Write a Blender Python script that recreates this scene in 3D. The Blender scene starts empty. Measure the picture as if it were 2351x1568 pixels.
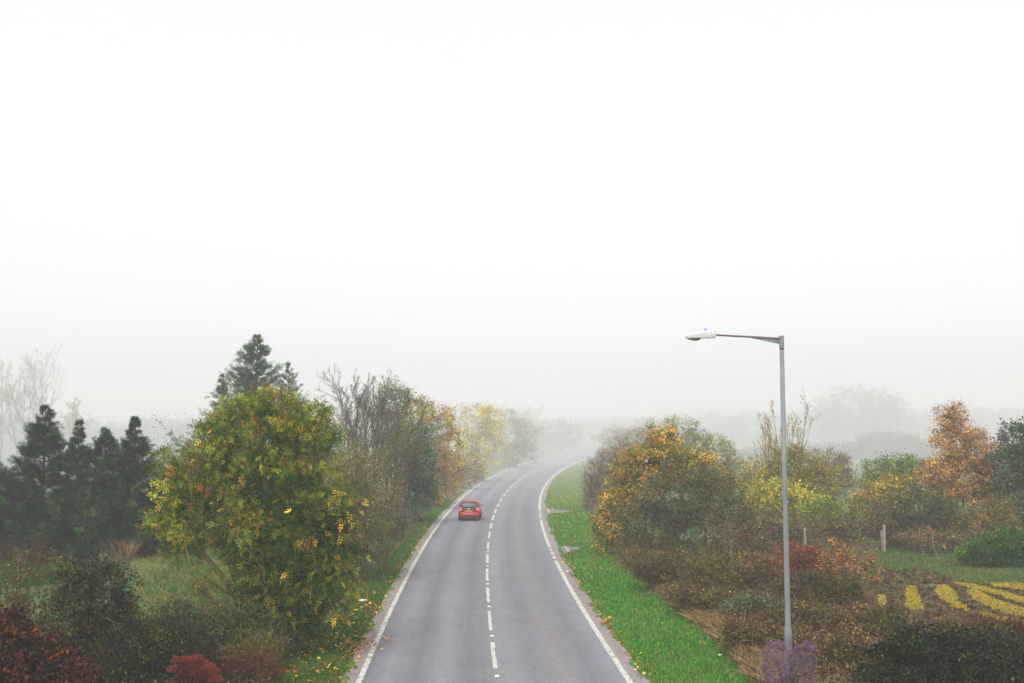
import bpy, math
import numpy as np
from math import radians, sin, cos, atan, pi
C = bpy.context.scene.collection
scn = bpy.context.scene

# ------------------------------------------------------------------ camera, sky, sun, exposure
F, CX, CY, H = 2316.4, 1175.0, 784.0, 7.4          # focal length and centre in the photo's 2350-wide units, eye height (m)
T = atan(196 / F)                                  # the camera looks slightly up
cam = bpy.data.cameras.new('camera'); camo = bpy.data.objects.new('camera', cam); C.objects.link(camo)
cam.sensor_width = 36; cam.lens = 36 * F / 2350; cam.clip_start = 0.1; cam.clip_end = 5000
camo.location = (0, 0, H); camo.rotation_euler = (pi / 2 + T, 0, 0); scn.camera = camo
SUN_EL, SUN_AZ = radians(58), radians(200)
w = bpy.data.worlds.new('World'); scn.world = w; w.use_nodes = True
nt = w.node_tree; bg = nt.nodes['Background']
sky = nt.nodes.new('ShaderNodeTexSky'); sky.sky_type = 'NISHITA'; sky.sun_disc = False
sky.sun_elevation = SUN_EL; sky.sun_rotation = SUN_AZ; sky.dust_density = 4; sky.air_density = 1.0
hs = nt.nodes.new('ShaderNodeHueSaturation'); hs.inputs['Saturation'].default_value = 0.06
mxs = nt.nodes.new('ShaderNodeMix'); mxs.data_type = 'RGBA'; mxs.inputs['Factor'].default_value = 0.72   # overcast: most of the sky is even cloud
mxs.inputs[7].default_value = (3.4, 3.4, 3.5, 1)
nt.links.new(sky.outputs[0], hs.inputs['Color']); nt.links.new(hs.outputs[0], mxs.inputs[6]); nt.links.new(mxs.outputs[2], bg.inputs['Color'])
bg.inputs['Strength'].default_value = 0.15
sl = bpy.data.lights.new('sun', 'SUN'); sl.energy = 1.1; sl.angle = radians(35); sl.color = (1, 0.97, 0.93)
so = bpy.data.objects.new('sun', sl); C.objects.link(so)
so.rotation_euler = (pi / 2 - SUN_EL, 0, pi - SUN_AZ); so.location = (0, -20, 60)
vs = scn.view_settings; vs.view_transform = 'Standard'; vs.look = 'None'; vs.gamma = 1; vs.use_curve_mapping = False
vs.exposure = 1.03
scn.render.engine = 'CYCLES'
cy = scn.cycles; cy.max_bounces = 6; cy.diffuse_bounces = 3; cy.glossy_bounces = 2; cy.transmission_bounces = 4
cy.transparent_max_bounces = 4; cy.volume_bounces = 2; cy.use_denoising = True
HAZE_DENSITY, HAZE_TINT = 0.0014, (0.99, 0.975, 1.0, 1)
KALB = 0.9                                         # photo colours -> surface colours

# ------------------------------------------------------------------ helpers: photo units to world
def ray(x, y):
    u, v = (x - CX) / F, (CY - y) / F
    return u, cos(T) - v * sin(T), sin(T) + v * cos(T)
def STR(Y):                                          # stretches distance past the car; the falling land is invented to deepen mist fade
    d = np.clip(np.asarray(Y, float) - 82, 0, None); return 1 + 2.2 * (1 - np.exp(-(d / 88) ** 1.35))
def M(P):                                           # flat-plan point -> point on the invented falling land
    P = np.asarray(P, float); s = STR(P[..., 1]); z = P[..., 2] if P.shape[-1] > 2 else 0 * s
    return np.stack([P[..., 0] * s, P[..., 1] * s, z * s + H * (1 - s)], -1)
_yf = np.linspace(0, 1500, 3001); _ym = _yf * STR(_yf); _zm = H * (1 - STR(_yf))
def land(y): return np.interp(y, _ym, _zm)
def hit(x, y, z=0.0):
    dx, dy, dz = ray(x, y); t = (z - H) / dz
    return M(np.array([dx * t, dy * t, z]))
def at(x, y, Y):
    dx, dy, dz = ray(x, y); t = Y / dy
    return np.array([dx * t, Y, H + dz * t])
def zo(ox, oy, s):                                  # a zoomed view of the photo -> photo units
    return lambda p: ((ox + s * p[0]) / 1.4894, (oy + s * p[1]) / 1.4894)
MOUNDS = [(-16.5, 46, 0.6, 3.2)]
def gz(x, y):
    x = np.asarray(x, float); y = np.asarray(y, float)
    z = np.zeros(np.broadcast(x, y).shape)
    for mx, my, a, r in MOUNDS:
        z = z + a * np.exp(-((x - mx) ** 2 + (y - my) ** 2) / (2 * r * r))
    far = np.clip((np.hypot(x, y) - 1000) / 900, 0, None)
    return z + 10 * far ** 1.5 + land(y)
def lin(r, g, b, k=1.0):
    f = lambda v: ((v / 255 + 0.055) / 1.055) ** 2.4 if v > 10 else v / 255 / 12.92
    c = np.array([f(r), f(g), f(b)]); m_ = c @ [.3, .5, .2]; return np.maximum(m_ + (c - m_) * 1.18, c.min() * .5) * k * KALB

# ------------------------------------------------------------------ helpers: materials
def mat(name, color=(0.5, 0.5, 0.5), rough=0.6, **k):
    m = bpy.data.materials.new(name); m.use_nodes = True
    b = m.node_tree.nodes['Principled BSDF']
    b.inputs['Base Color'].default_value = (*color, 1); b.inputs['Roughness'].default_value = rough
    for n, v in k.items(): b.inputs[n.replace('_', ' ')].default_value = v
    return m
def noise_mat(name, cols, scale=5, rough=0.8, detail=6, bump=0.0, bscale=None, stretch=None, metallic=0):
    m = mat(name, rough=rough); nt = m.node_tree; N, L = nt.nodes, nt.links; b = N['Principled BSDF']
    b.inputs['Metallic'].default_value = metallic
    tc = N.new('ShaderNodeTexCoord'); mp = N.new('ShaderNodeMapping'); L.new(tc.outputs['Object'], mp.inputs[0])
    if stretch: mp.inputs['Scale'].default_value = stretch
    n = N.new('ShaderNodeTexNoise'); n.inputs['Scale'].default_value = scale; n.inputs['Detail'].default_value = detail
    L.new(mp.outputs[0], n.inputs['Vector'])
    r = N.new('ShaderNodeValToRGB'); e = r.color_ramp.elements
    while len(e) < len(cols): e.new(0.5)
    for i, c in enumerate(cols):
        e[i].position = 0.3 + 0.4 * i / max(1, len(cols) - 1); e[i].color = (*c, 1)
    L.new(n.outputs[0], r.inputs[0]); L.new(r.outputs[0], b.inputs['Base Color'])
    if bump:
        n2 = N.new('ShaderNodeTexNoise'); n2.inputs['Scale'].default_value = bscale or scale * 4; n2.inputs['Detail'].default_value = 8
        L.new(tc.outputs['Object'], n2.inputs['Vector'])
        bp = N.new('ShaderNodeBump'); bp.inputs['Strength'].default_value = bump; bp.inputs['Distance'].default_value = 0.05
        L.new(n2.outputs[0], bp.inputs['Height']); L.new(bp.outputs[0], b.inputs['Normal'])
    return m
def veg_mat(name, trans, rough, spec=0.25, gain=1.0):         # plant tissue: each leaf or twig carries its own colour, with fine mottling
    m = mat(name, rough=rough); nt = m.node_tree; N, L = nt.nodes, nt.links; b = N['Principled BSDF']
    b.inputs['Specular IOR Level'].default_value = spec
    a = N.new('ShaderNodeAttribute'); a.attribute_name = 'col'
    tc = N.new('ShaderNodeTexCoord'); n = N.new('ShaderNodeTexNoise'); n.inputs['Scale'].default_value = 14
    L.new(tc.outputs['Object'], n.inputs['Vector'])
    mr = N.new('ShaderNodeMapRange'); mr.inputs['From Min'].default_value = 0.3; mr.inputs['From Max'].default_value = 0.7
    mr.inputs['To Min'].default_value = 0.8 * gain; mr.inputs['To Max'].default_value = 1.25 * gain
    L.new(n.outputs[0], mr.inputs[0])
    vm = N.new('ShaderNodeVectorMath'); vm.operation = 'SCALE'
    L.new(a.outputs['Color'], vm.inputs[0]); L.new(mr.outputs[0], vm.inputs['Scale'])
    L.new(vm.outputs[0], b.inputs['Base Color'])
    if trans:
        t = N.new('ShaderNodeBsdfTranslucent'); L.new(vm.outputs[0], t.inputs['Color'])
        mx = N.new('ShaderNodeMixShader'); mx.inputs[0].default_value = trans
        out = N['Material Output']
        L.new(b.outputs[0], mx.inputs[1]); L.new(t.outputs[0], mx.inputs[2]); L.new(mx.outputs[0], out.inputs['Surface'])
    return m
LEAF = veg_mat('leaf_tissue', 0.18, 0.5, .25, 1.42)
BARK = veg_mat('bark_tissue', 0.0, 0.85, 0.1)

# ------------------------------------------------------------------ helpers: meshes and things
def build(name, parts, m, parent=None, origin=(0, 0, 0), smooth=False):
    origin = np.array(origin, float)
    V, CO, loops, starts, off, ls = [], [], [], [], 0, 0
    for p in parts:
        v, f = p[0], p[1]; c = p[2] if len(p) > 2 else None
        V.append(np.asarray(v, np.float32) - origin.astype(np.float32))
        if c is None: c = np.full((len(v), 3), 0.5)
        c = np.asarray(c); CO.append(np.broadcast_to(c, (len(v), 3)) if c.ndim == 1 else c)
        for ff in (f if isinstance(f, list) else [f]):
            ff = np.asarray(ff)
            if ff.size == 0: continue
            loops.append((ff + off).ravel()); k = ff.shape[1]
            starts.append(ls + np.arange(len(ff)) * k); ls += ff.size
        off += len(v)
    V = np.concatenate(V); CO = np.concatenate(CO); loops = np.concatenate(loops); starts = np.concatenate(starts)
    me = bpy.data.meshes.new(name)
    me.vertices.add(len(V)); me.vertices.foreach_set('co', V.ravel().astype(np.float32))
    me.loops.add(len(loops)); me.loops.foreach_set('vertex_index', loops.astype(np.int32))
    me.polygons.add(len(starts)); me.polygons.foreach_set('loop_start', starts.astype(np.int32))
    me.update(calc_edges=True)
    ca = me.color_attributes.new('col', 'FLOAT_COLOR', 'POINT')
    ca.data.foreach_set('color', np.concatenate([CO, np.ones((len(CO), 1))], 1).ravel().astype(np.float32))
    me.polygons.foreach_set('use_smooth', np.full(len(starts), bool(smooth)))
    me.materials.append(m)
    o = bpy.data.objects.new(name, me); C.objects.link(o); o.location = origin
    if parent: o.parent = parent; o.location = (0, 0, 0) if np.allclose(origin, parent.location) else tuple(origin - np.array(parent.location))
    return o
def tag(o, label, cat, group=None, kind=None):
    if label: o['label'] = label
    if cat: o['category'] = cat
    if group: o['group'] = group
    if kind: o['kind'] = kind
    return o
def thing(name, label, cat, loc=(0, 0, 0), group=None, rz=0):
    o = bpy.data.objects.new(name, None); C.objects.link(o); o.location = tuple(float(v) for v in loc); o.rotation_euler = (0, 0, rz)
    o.empty_display_size = 0.3
    return tag(o, label, cat, group)
def struct(o): o['kind'] = 'structure'; return o
def stuff(o, label, cat): return tag(o, label, cat, kind='stuff')
def copy_tree(o, label=None, loc=None, rz=None, sc=None, group=None):
    c = o.copy(); C.objects.link(c)
    for ch in list(o.children):
        d = ch.copy(); C.objects.link(d); d.parent = c
    if label: c['label'] = label
    if loc is not None: c.location = tuple(float(v) for v in loc)
    if rz is not None: c.rotation_euler = (0, 0, rz)
    if sc is not None: c.scale = sc
    if group: c['group'] = group
    return c
rng = np.random.default_rng(7)
def unit(v): return v / np.maximum(np.linalg.norm(v, axis=-1, keepdims=True), 1e-9)
def rdir(n): return unit(rng.normal(size=(n, 3)))
def tubes(P, R, S=3):                               # many polylines (N,K,3) with radii (N,K) -> one set of tapered tubes
    N, K, _ = P.shape
    tan = np.empty_like(P); tan[:, 1:-1] = P[:, 2:] - P[:, :-2]; tan[:, 0] = P[:, 1] - P[:, 0]; tan[:, -1] = P[:, -1] - P[:, -2]
    tan = unit(tan); ref = unit(P[:, -1] - P[:, 0])[:, None, :] * np.ones((1, K, 1))
    helper = np.where(np.abs(ref[..., 2:3]) < 0.8, np.array([0, 0, 1.0]), np.array([1.0, 0, 0]))
    a = unit(np.cross(tan, helper)); b = np.cross(tan, a)
    th = np.arange(S) * 2 * pi / S
    V = P[:, :, None, :] + R[:, :, None, None] * (a[:, :, None, :] * np.cos(th)[:, None] + b[:, :, None, :] * np.sin(th)[:, None])
    idx = np.arange(N * K * S).reshape(N, K, S); n = np.roll(idx, -1, axis=2)
    Fq = np.stack([idx[:, :-1], n[:, :-1], n[:, 1:], idx[:, 1:]], -1).reshape(-1, 4)
    return V.reshape(-1, 3), Fq
def curves(p0, d, L, K, wig, trop, sag=0.0):        # wandering curves from p0 along d, length L, tropism upward
    P = [p0]; d = d.copy(); n = len(p0); st = (L / (K - 1))[:, None]
    for k in range(K - 1):
        d = unit(d + wig * rng.normal(size=(n, 3)) + np.array([0, 0, trop - sag * k / (K - 1)]))
        P.append(P[-1] + d * st)
    return np.stack(P, 1)
# leaf shapes: x along the leaf, y across, z normal
QUAD = (np.array([[0, 0, 0], [.45, .27, .05], [1, 0, 0], [.45, -.27, .05]]), np.array([[0, 1, 2, 3]]))
WIDE = (np.array([[0, 0, 0], [.35, .46, .06], [1, .05, -.04], [.4, -.44, .06]]), np.array([[0, 1, 2, 3]]))
def multi(spec):
    V, Fc = [], []
    for (x, y, ang, l, wd) in spec:
        q = QUAD[0] * np.array([l, wd, 1]); c, s = cos(ang), sin(ang)
        q = np.stack([x + q[:, 0] * c - q[:, 1] * s, y + q[:, 0] * s + q[:, 1] * c, q[:, 2] - 0.25 * x * x], 1)
        Fc.append(QUAD[1] + len(V) * 4); V.append(q)
    return np.concatenate(V), np.concatenate(Fc)
ASH = multi([(.1, 0, 1.0, .42, .3), (.1, 0, -1.0, .42, .3), (.38, 0, .85, .46, .32), (.38, 0, -.85, .46, .32), (.62, 0, .1, .48, .34)])
SPRAY = multi([(0, 0, 0, 1, .13), (.1, 0, .5, .6, .14), (.15, 0, -.55, .6, .14), (.4, 0, .4, .45, .12), (.45, 0, -.45, .42, .12)])
STAR = multi([(0, 0, 0, .7, .6), (0, 0, 2.1, .7, .6), (0, 0, 4.2, .7, .6)])
def leaves(shape, pos, axis, size, col, up=0.5):
    tv, tf = shape; n = len(pos)
    axis = unit(axis); nr = unit(rng.normal(size=(n, 3)) + np.array([0, 0, up]))
    b = unit(np.cross(nr, axis)); nr = np.cross(axis, b)
    V = pos[:, None, :] + size[:, None, None] * (tv[None, :, 0:1] * axis[:, None] + tv[None, :, 1:2] * b[:, None] + tv[None, :, 2:3] * nr[:, None])
    Fc = (tf[None] + (np.arange(n) * len(tv))[:, None, None]).reshape(-1, tf.shape[1])
    return V.reshape(-1, 3), Fc, np.repeat(col, len(tv), 0)
def pick(pal, n):
    wts = np.array([p[0] for p in pal], float); wts /= wts.sum(); cs = np.array([p[1] for p in pal])
    return cs[rng.choice(len(pal), n, p=wts)]
def jitter(c, a=0.25): return c * (1 + a * rng.normal(size=(len(c), 1))).clip(0.35, 1.9) * (1 + 0.08 * rng.normal(size=c.shape)).clip(.6, 1.4)

BARK_C = {'grey': lin(112, 106, 98), 'brown': lin(92, 76, 62), 'lichen': lin(126, 116, 80), 'pale': lin(165, 155, 145), 'dark': lin(52, 46, 40), 'red': lin(94, 66, 54), 'tan': lin(150, 126, 98)}
def blobs_world(bl, Y, dy=0.9):
    out = []
    for b in bl:
        cx, cy_, rx, ry = b[:4]; off = b[4] if len(b) > 4 else 0
        c = at(cx, cy_, Y + off); s = (Y + off) / F
        out.append((c, np.array([rx * s, dy * 0.5 * (rx + ry) * s, ry * s])))
    return out
def sample_blobs(bw, n, inner=0.45, zmin=0.12, lp=.1):
    wts = np.array([r[0] * r[2] for c, r in bw]); wts /= wts.sum()
    cc = np.array([b[0] for b in bw]); rr = np.array([b[1] for b in bw])
    P = np.empty((0, 3)); O = np.empty((0, 3))
    ph = rng.uniform(0, 6.28, 4)
    while len(P) < n:
        i = rng.choice(len(bw), n, p=wts); d = rdir(n)
        lump = 1 + lp * np.sin(3 * np.arctan2(d[:, 0], d[:, 1]) + ph[0] + i) + lp * np.sin(5 * d[:, 2] + ph[1] + 2 * i) + .09 * rng.normal(size=n)
        k = (inner ** 3 + (1 - inner ** 3) * rng.random(n)) ** (1 / 3) * lump
        p = cc[i] + d * rr[i] * k[:, None]
        ok = p[:, 2] > gz(p[:, 0], p[:, 1]) + zmin
        P = np.concatenate([P, p[ok]]); O = np.concatenate([O, d[ok]])
    return P[:n], O[:n]
def bush(name, label, cat, Y, bl, pal, n=9000, size=.14, shape=QUAD, clump=.32, per=22, inner=.5, top=None, stems=5, base=None, base_r=.5,
         r0=.06, bark='grey', twigs=1, twig_len=.45, parts=('stems', 'foliage'), group=None, droop=.25, up=.5, side=None, tight=.75, leafy=1.0, zmin=.1, tr=.009, lump=.1):
    s_ = float(STR(Y)); Y = Y * s_; size *= s_; clump *= s_; twig_len *= s_; tr *= s_; r0 *= s_; base_r *= s_
    clump *= .72; per = int(per * 1.6); up += .5
    bw = blobs_world(bl, Y)
    ctr = np.mean([c for c, r in bw], 0)
    b = hit(*base) if base is not None else np.array([ctr[0], Y, 0.0])
    if base is not None: b = np.array([at(base[0], base[1], Y)[0], Y, 0.0])
    b[2] = float(gz(b[0], b[1]))
    root = thing(name, label, cat, b, group)
    nc = max(8, int(n / per)); cp, co = sample_blobs(bw, nc, inner, zmin, lump)
    # stems from the base into the blobs
    tgt = [bw[i % len(bw)] for i in range(stems)]
    tp = np.array([c + rdir(1)[0] * r * .45 for c, r in tgt])
    tp[:, 2] = np.maximum(tp[:, 2], b[2] + .3)
    sp = b + np.concatenate([rng.normal(size=(stems, 2)) * base_r, np.zeros((stems, 1))], 1); sp[:, 2] -= .1
    t = np.linspace(0, 1, 9)[None, :, None]
    mid = sp * .55 + tp * .45; mid[:, 2] = sp[:, 2] + (tp[:, 2] - sp[:, 2]) * .62; mid[:, :2] += rng.normal(size=(stems, 2)) * .15
    SP = (1 - t) ** 2 * sp[:, None] + 2 * t * (1 - t) * mid[:, None] + t * t * tp[:, None]
    SP[:, 1:-1] += rng.normal(size=SP[:, 1:-1].shape) * .04
    SR = np.linspace(1, .3, 9)[None, :] * r0 * rng.uniform(.6, 1.2, (stems, 1))
    bc = BARK_C[bark]
    wood = [(*tubes(SP, SR, 6), bc * .8)]
    flat = SP[:, 2:].reshape(-1, 3); fr = SR[:, 2:].ravel()
    d2 = ((cp[:, None] - flat[None]) ** 2 * np.array([1, 1, .6])).sum(-1); j = d2.argmin(1)
    q0 = flat[j]; ln = np.linalg.norm(cp - q0, axis=1, keepdims=True); q1 = .5 * (q0 + cp) + np.array([0, 0, 1]) * ln * .12
    t5 = np.linspace(0, 1, 5)[None, :, None]
    BP = (1 - t5) ** 2 * q0[:, None] + 2 * t5 * (1 - t5) * q1[:, None] + t5 ** 2 * cp[:, None]
    BP[:, 1:-1] += rng.normal(size=BP[:, 1:-1].shape) * .03 * (1 + ln[:, None])
    wood.append((*tubes(BP, np.linspace(1, .3, 5)[None] * np.minimum(fr[j] * .7, .008 + .012 * ln[:, 0])[:, None], 4), bc))
    if twigs:
        k = nc * twigs; i = np.repeat(np.arange(nc), twigs)
        TP = curves(cp[i], unit(co[i] * .8 + rdir(k) * .7 + np.array([0, 0, .35])), rng.uniform(.4, 1.2, k) * twig_len, 4, .25, .08)
        wood.append((*tubes(TP, np.linspace(1, .35, 4)[None] * np.full((k, 1), tr), 3), jitter(np.repeat(bc[None], k, 0), .2).repeat(12, 0)))
    build(parts[0], wood, BARK, root, b)
    # leaves
    nl = int(nc * per * leafy); i = rng.integers(0, nc, nl)
    pos = cp[i] + rng.normal(size=(nl, 3)) * clump * np.array([1, 1, .7]) * rng.uniform(.5, 1.1, (nc, 1))[i]
    ok = pos[:, 2] > gz(pos[:, 0], pos[:, 1]) + .03; pos = pos[ok]; i = i[ok]; nl = len(pos)
    cc = pick(pal, nc) * np.exp(.28 * rng.normal(size=(nc, 1)))
    if top is not None or side is not None:
        z0, z1 = cp[:, 2].min(), cp[:, 2].max(); hfrac = (cp[:, 2] - z0) / (z1 - z0 + 1e-6)
        prob = np.zeros(nc)
        if top is not None:
            prob = np.clip((hfrac - top[0]) / .3 + .5, 0, 1) * top[2]; s = rng.random(nc) < prob; cc[s] = pick(top[1], nc)[s]
        if side is not None:
            xf = (cp[:, 0] - cp[:, 0].min()) / (np.ptp(cp[:, 0]) + 1e-6); s = rng.random(nc) < np.clip((xf - side[0]) / .15 * side[2], 0, side[3]); cc[s] = pick(side[1], nc)[s]
    col = cc[i]; s = rng.random(nl) > tight; col[s] = pick(pal, nl)[s]
    ax = co[i] * .6 + rdir(nl) * .8 + np.array([0, 0, -droop])
    build(parts[1], [leaves(shape, pos, ax, size * rng.uniform(.6, 1.35, nl), jitter(col), up)], LEAF, root, b)
    return root
def bare_tree(name, label, cat, base, height, stems=1, spread=.35, lv=((9, .55, .8), (7, .55, .7), (6, .55, .7)), bark='grey', r0=.12, leaf=None, n_leaf=0, lsize=.1,
              group=None, trop=.12, wig=.12, lean=(0, 0), t0=.2, rmin=.007, stem_len=.8, twig_scale=1.0):
    b = np.array([base[0], base[1], float(gz(base[0], base[1]))])
    root = thing(name, label, cat, b, group); bc = BARK_C[bark]
    d = unit(rng.normal(size=(stems, 3)) * spread * (0.3 if stems == 1 else 1) + np.array([lean[0], lean[1], 1.0]))
    if b[0] < 0: d[:, 0] = np.minimum(d[:, 0], .10); d = unit(d)
    p = b + np.concatenate([rng.normal(size=(stems, 2)) * (.05 if stems == 1 else .25), np.full((stems, 1), -.1)], 1)
    L = np.full(stems, height * stem_len) * rng.uniform(.8, 1.0, stems); K = 9
    P = curves(p, d, L, K, wig * .5, trop); R = np.linspace(1, .22, K)[None] * r0 * rng.uniform(.7, 1, (stems, 1))
    wood = [(*tubes(P, R, 7), bc * .85)]
    for li, (nchild, ratio, ang) in enumerate(lv):
        n = len(P) * nchild; i = np.repeat(np.arange(len(P)), nchild)
        t = rng.uniform(t0 if li == 0 else .15, 1, n) ** .8; f = t * (P.shape[1] - 1); k = np.minimum(f.astype(int), P.shape[1] - 2); fr = (f - k)[:, None]
        pp = P[i, k] * (1 - fr) + P[i, k + 1] * fr; tg = unit(P[i, k + 1] - P[i, k])
        pr = unit(np.cross(tg, rdir(n))); a = ang * rng.uniform(.6, 1.2, n)[:, None]
        dd = unit(tg * np.cos(a) + pr * np.sin(a))
        Lc = L[i] * ratio * (1.15 - .7 * t) * rng.uniform(.6, 1.15, n)
        Rp = R[i, k]; K2 = 6 if li == 0 else 5
        P2 = curves(pp, dd, Lc, K2, wig * (1 + .3 * li), trop * (1 if li < 2 else .6))
        low = (P2[..., 2] > b[2] + .3).all(1)
        if b[0] < 0 and b[1] < 120: low &= (P2[..., 0] < xL(P2[..., 1]) - 1.0).all(1) | (P2[..., 2] > 4).all(1)
        P2, Lc, Rp, n = P2[low], Lc[low], Rp[low], int(low.sum())
        R2 = np.linspace(1, .3, K2)[None] * np.maximum(Rp * .5, rmin * twig_scale)[:, None]
        R2 = np.maximum(R2, rmin * .5)
        wood.append((*tubes(P2, R2, 5 if li == 0 else 3), jitter(np.repeat(bc[None], n, 0), .15).repeat(K2 * (5 if li == 0 else 3), 0)))
        P, R, L = P2, R2, Lc
    build('trunk', wood, BARK, root, b)
    if leaf is not None:
        i = rng.integers(0, len(P), n_leaf); pos = P[i, rng.integers(1, P.shape[1], n_leaf)] + rng.normal(size=(n_leaf, 3)) * .06
        pos = pos[pos[:, 2] > b[2] + .2]; n_leaf = len(pos)
        build('crown', [leaves(QUAD, pos, rdir(n_leaf) + np.array([0, 0, -.4]), lsize * rng.uniform(.6, 1.3, n_leaf), jitter(pick(leaf, n_leaf)))], LEAF, root, b)
    return root
def conifer(name, label, base, Hh, R, nb=260, m=17, pal=None, irr=.55, ss=.52, group=None, power=.75, asc=.5, cat='conifer'):
    b = np.array([base[0], base[1], float(gz(base[0], base[1]))])
    root = thing(name, label, cat, b, group)
    tp = np.array([[[0, 0, -.2], [.05, 0, Hh * .3], [0, .05, Hh * .65], [.02, 0, Hh]]]) + b
    wood = [(*tubes(tp, np.array([[.05, .036, .02, .004]]) * (Hh ** .5) * 1.1, 7), BARK_C['brown'] * .6)]
    u = rng.random(nb) ** 1.15 * .97 + .02; az = rng.uniform(0, 2 * pi, nb)
    power = power * .5 + .72; sect = 1 + irr * np.sin(2 * az + 9 * u + rng.uniform(0, 6)) * .6 + irr * rng.normal(size=nb) * .45
    rad = R * 1.28 * np.clip(1 - u, .02, 1) ** power * sect.clip(.4, 1.6) + .06
    rise = asc * rad * rng.uniform(.4, 1.2, nb)
    p0 = b + np.stack([0 * u, 0 * u, np.maximum(Hh * u - rise * .6, .1)], 1)
    p2 = b + np.stack([rad * np.cos(az), rad * np.sin(az), np.maximum(Hh * u + rise * .4, .15)], 1)
    p1 = .5 * (p0 + p2) - np.array([0, 0, .12]) * rad[:, None]
    t = np.linspace(0, 1, 5)[None, :, None]
    t = t * .78
    BP = (1 - t) ** 2 * p0[:, None] + 2 * t * (1 - t) * p1[:, None] + t * t * p2[:, None]
    wood.append((*tubes(BP, np.linspace(1, .2, 5)[None] * (.012 + .012 * rad)[:, None], 4), BARK_C['brown'] * .7))
    build('trunk', wood, BARK, root, b)
    i = np.repeat(np.arange(nb), m); tt = rng.uniform(.25, 1.05, nb * m); n = nb * m
    q = tt[:, None]; pos = (1 - q) ** 2 * p0[i] + 2 * q * (1 - q) * p1[i] + q * q * p2[i]
    pos += rng.normal(size=(n, 3)) * (.02 + .055 * rad[i] ** .5)[:, None] * np.array([1, 1, .8])
    pos[:, 2] = np.maximum(pos[:, 2], b[2] + .06)
    tg = unit(p2[i] - p0[i]); ax = tg * .9 + rdir(n) * .65 + np.array([0, 0, .12])
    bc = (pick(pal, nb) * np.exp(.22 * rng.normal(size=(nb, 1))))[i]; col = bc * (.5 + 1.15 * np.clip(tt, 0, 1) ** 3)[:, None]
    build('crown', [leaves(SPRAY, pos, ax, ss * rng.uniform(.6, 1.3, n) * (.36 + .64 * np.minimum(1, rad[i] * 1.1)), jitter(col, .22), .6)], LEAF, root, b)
    return root
def in_poly(pts, poly):
    x, y = pts[:, 0], pts[:, 1]; r = np.zeros(len(pts), bool); j = len(poly) - 1
    for i in range(len(poly)):
        xi, yi = poly[i]; xj, yj = poly[j]
        with np.errstate(divide='ignore', invalid='ignore'):
            r ^= ((yi > y) != (yj > y)) & (x < (xj - xi) * (y - yi) / (yj - yi + 1e-12) + xi)
        j = i
    return r
def poly_sample(poly, n, near=0.0):
    poly = np.array(poly)[:, :2]; lo, hi = poly.min(0), poly.max(0); P = np.empty((0, 2))
    while len(P) < n:
        q = lo + (hi - lo) * rng.random((n * 3, 2)); q = q[in_poly(q, poly)]
        if near: q = q[rng.random(len(q)) < np.clip(near / q[:, 1], 0, 1) ** 1.6]
        P = np.concatenate([P, q])
    P = P[:n]; return np.concatenate([P, gz(P[:, 0], P[:, 1])[:, None]], 1)
def blades(pos, h, wd, col, lean=.35):
    n = len(pos); d = rdir(n); d[:, 2] = 0; d = unit(d); ld = rng.normal(size=(n, 2)) * lean
    a = pos - d * wd[:, None] * .5; b = pos + d * wd[:, None] * .5
    tip = pos + np.concatenate([ld * h[:, None], h[:, None]], 1); md = .5 * (pos + tip); md[:, 2] += h * .12; md[:, :2] -= ld * h[:, None] * .15
    V = np.stack([a, b, md + d * wd[:, None] * .4, tip, md - d * wd[:, None] * .4], 1).reshape(-1, 3)
    return V, np.arange(n * 5).reshape(-1, 5), np.repeat(col, 5, 0)
def sheet(name, poly, z, m, parent=None, edge=0.0, step=.6):   # a flat patch on the ground, outline roughened
    P = np.array(poly)[:, :2]; out = []
    for i in range(len(P)):
        a, b = P[i], P[(i + 1) % len(P)]; k = max(1, int(np.linalg.norm(b - a) / step))
        for j in range(k): out.append(a + (b - a) * j / k)
    out = np.array(out); out = out + rng.normal(size=out.shape) * edge
    v = np.concatenate([out, (gz(out[:, 0], out[:, 1]) + z)[:, None]], 1)
    me = bpy.data.meshes.new(name); me.from_pydata([tuple(p) for p in v], [], [tuple(range(len(v)))]); me.materials.append(m)
    if me.polygons[0].normal.z < 0: me.flip_normals()
    o = bpy.data.objects.new(name, me); C.objects.link(o)
    if parent: o.parent = parent
    return o

# ------------------------------------------------------------------ the setting: ground, road, verges, field
PL = [0.072, -0.8323, 2.6901, 1.4778, -5.85, -2.8876]; PR = [-0.2539, 0.6456, 5.7717, -9.0491, 5.6074]
def xL(Y):
    Y = np.asarray(Y, float); y = np.clip(Y, 30, 390); v = np.polyval(PL, y / 100); d = np.polyval(np.polyder(PL), y / 100) / 100
    return v + d * (Y - y)
def xR(Y):
    Y = np.asarray(Y, float); y = np.clip(Y, 30, 270); v = np.polyval(PR, y / 100); d = np.polyval(np.polyder(PR), y / 100) / 100
    return np.where(Y > 270, np.polyval(PR, 2.7) - xL(270) + xL(Y) + .012 * (Y - 270), v + d * (Y - y))
gx = np.unique(np.concatenate([np.arange(-60, 60.1, 1.5), np.linspace(-1500, -60, 56), np.linspace(60, 1500, 56)]))
gy = np.unique(np.concatenate([np.arange(-10, 110.1, 1.5), np.arange(110, 420, 4.0), np.linspace(420, 2050, 90), np.linspace(-80, -10, 8)]))
GX, GY = np.meshgrid(gx, gy); GV = np.stack([GX, GY, gz(GX, GY) - .25 * np.clip((GY - 75) / 40, 0, 1)], -1).reshape(-1, 3)
ii = np.arange(len(gx) * len(gy)).reshape(len(gy), len(gx))
GF = np.stack([ii[:-1, :-1], ii[:-1, 1:], ii[1:, 1:], ii[1:, :-1]], -1).reshape(-1, 4)
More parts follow.
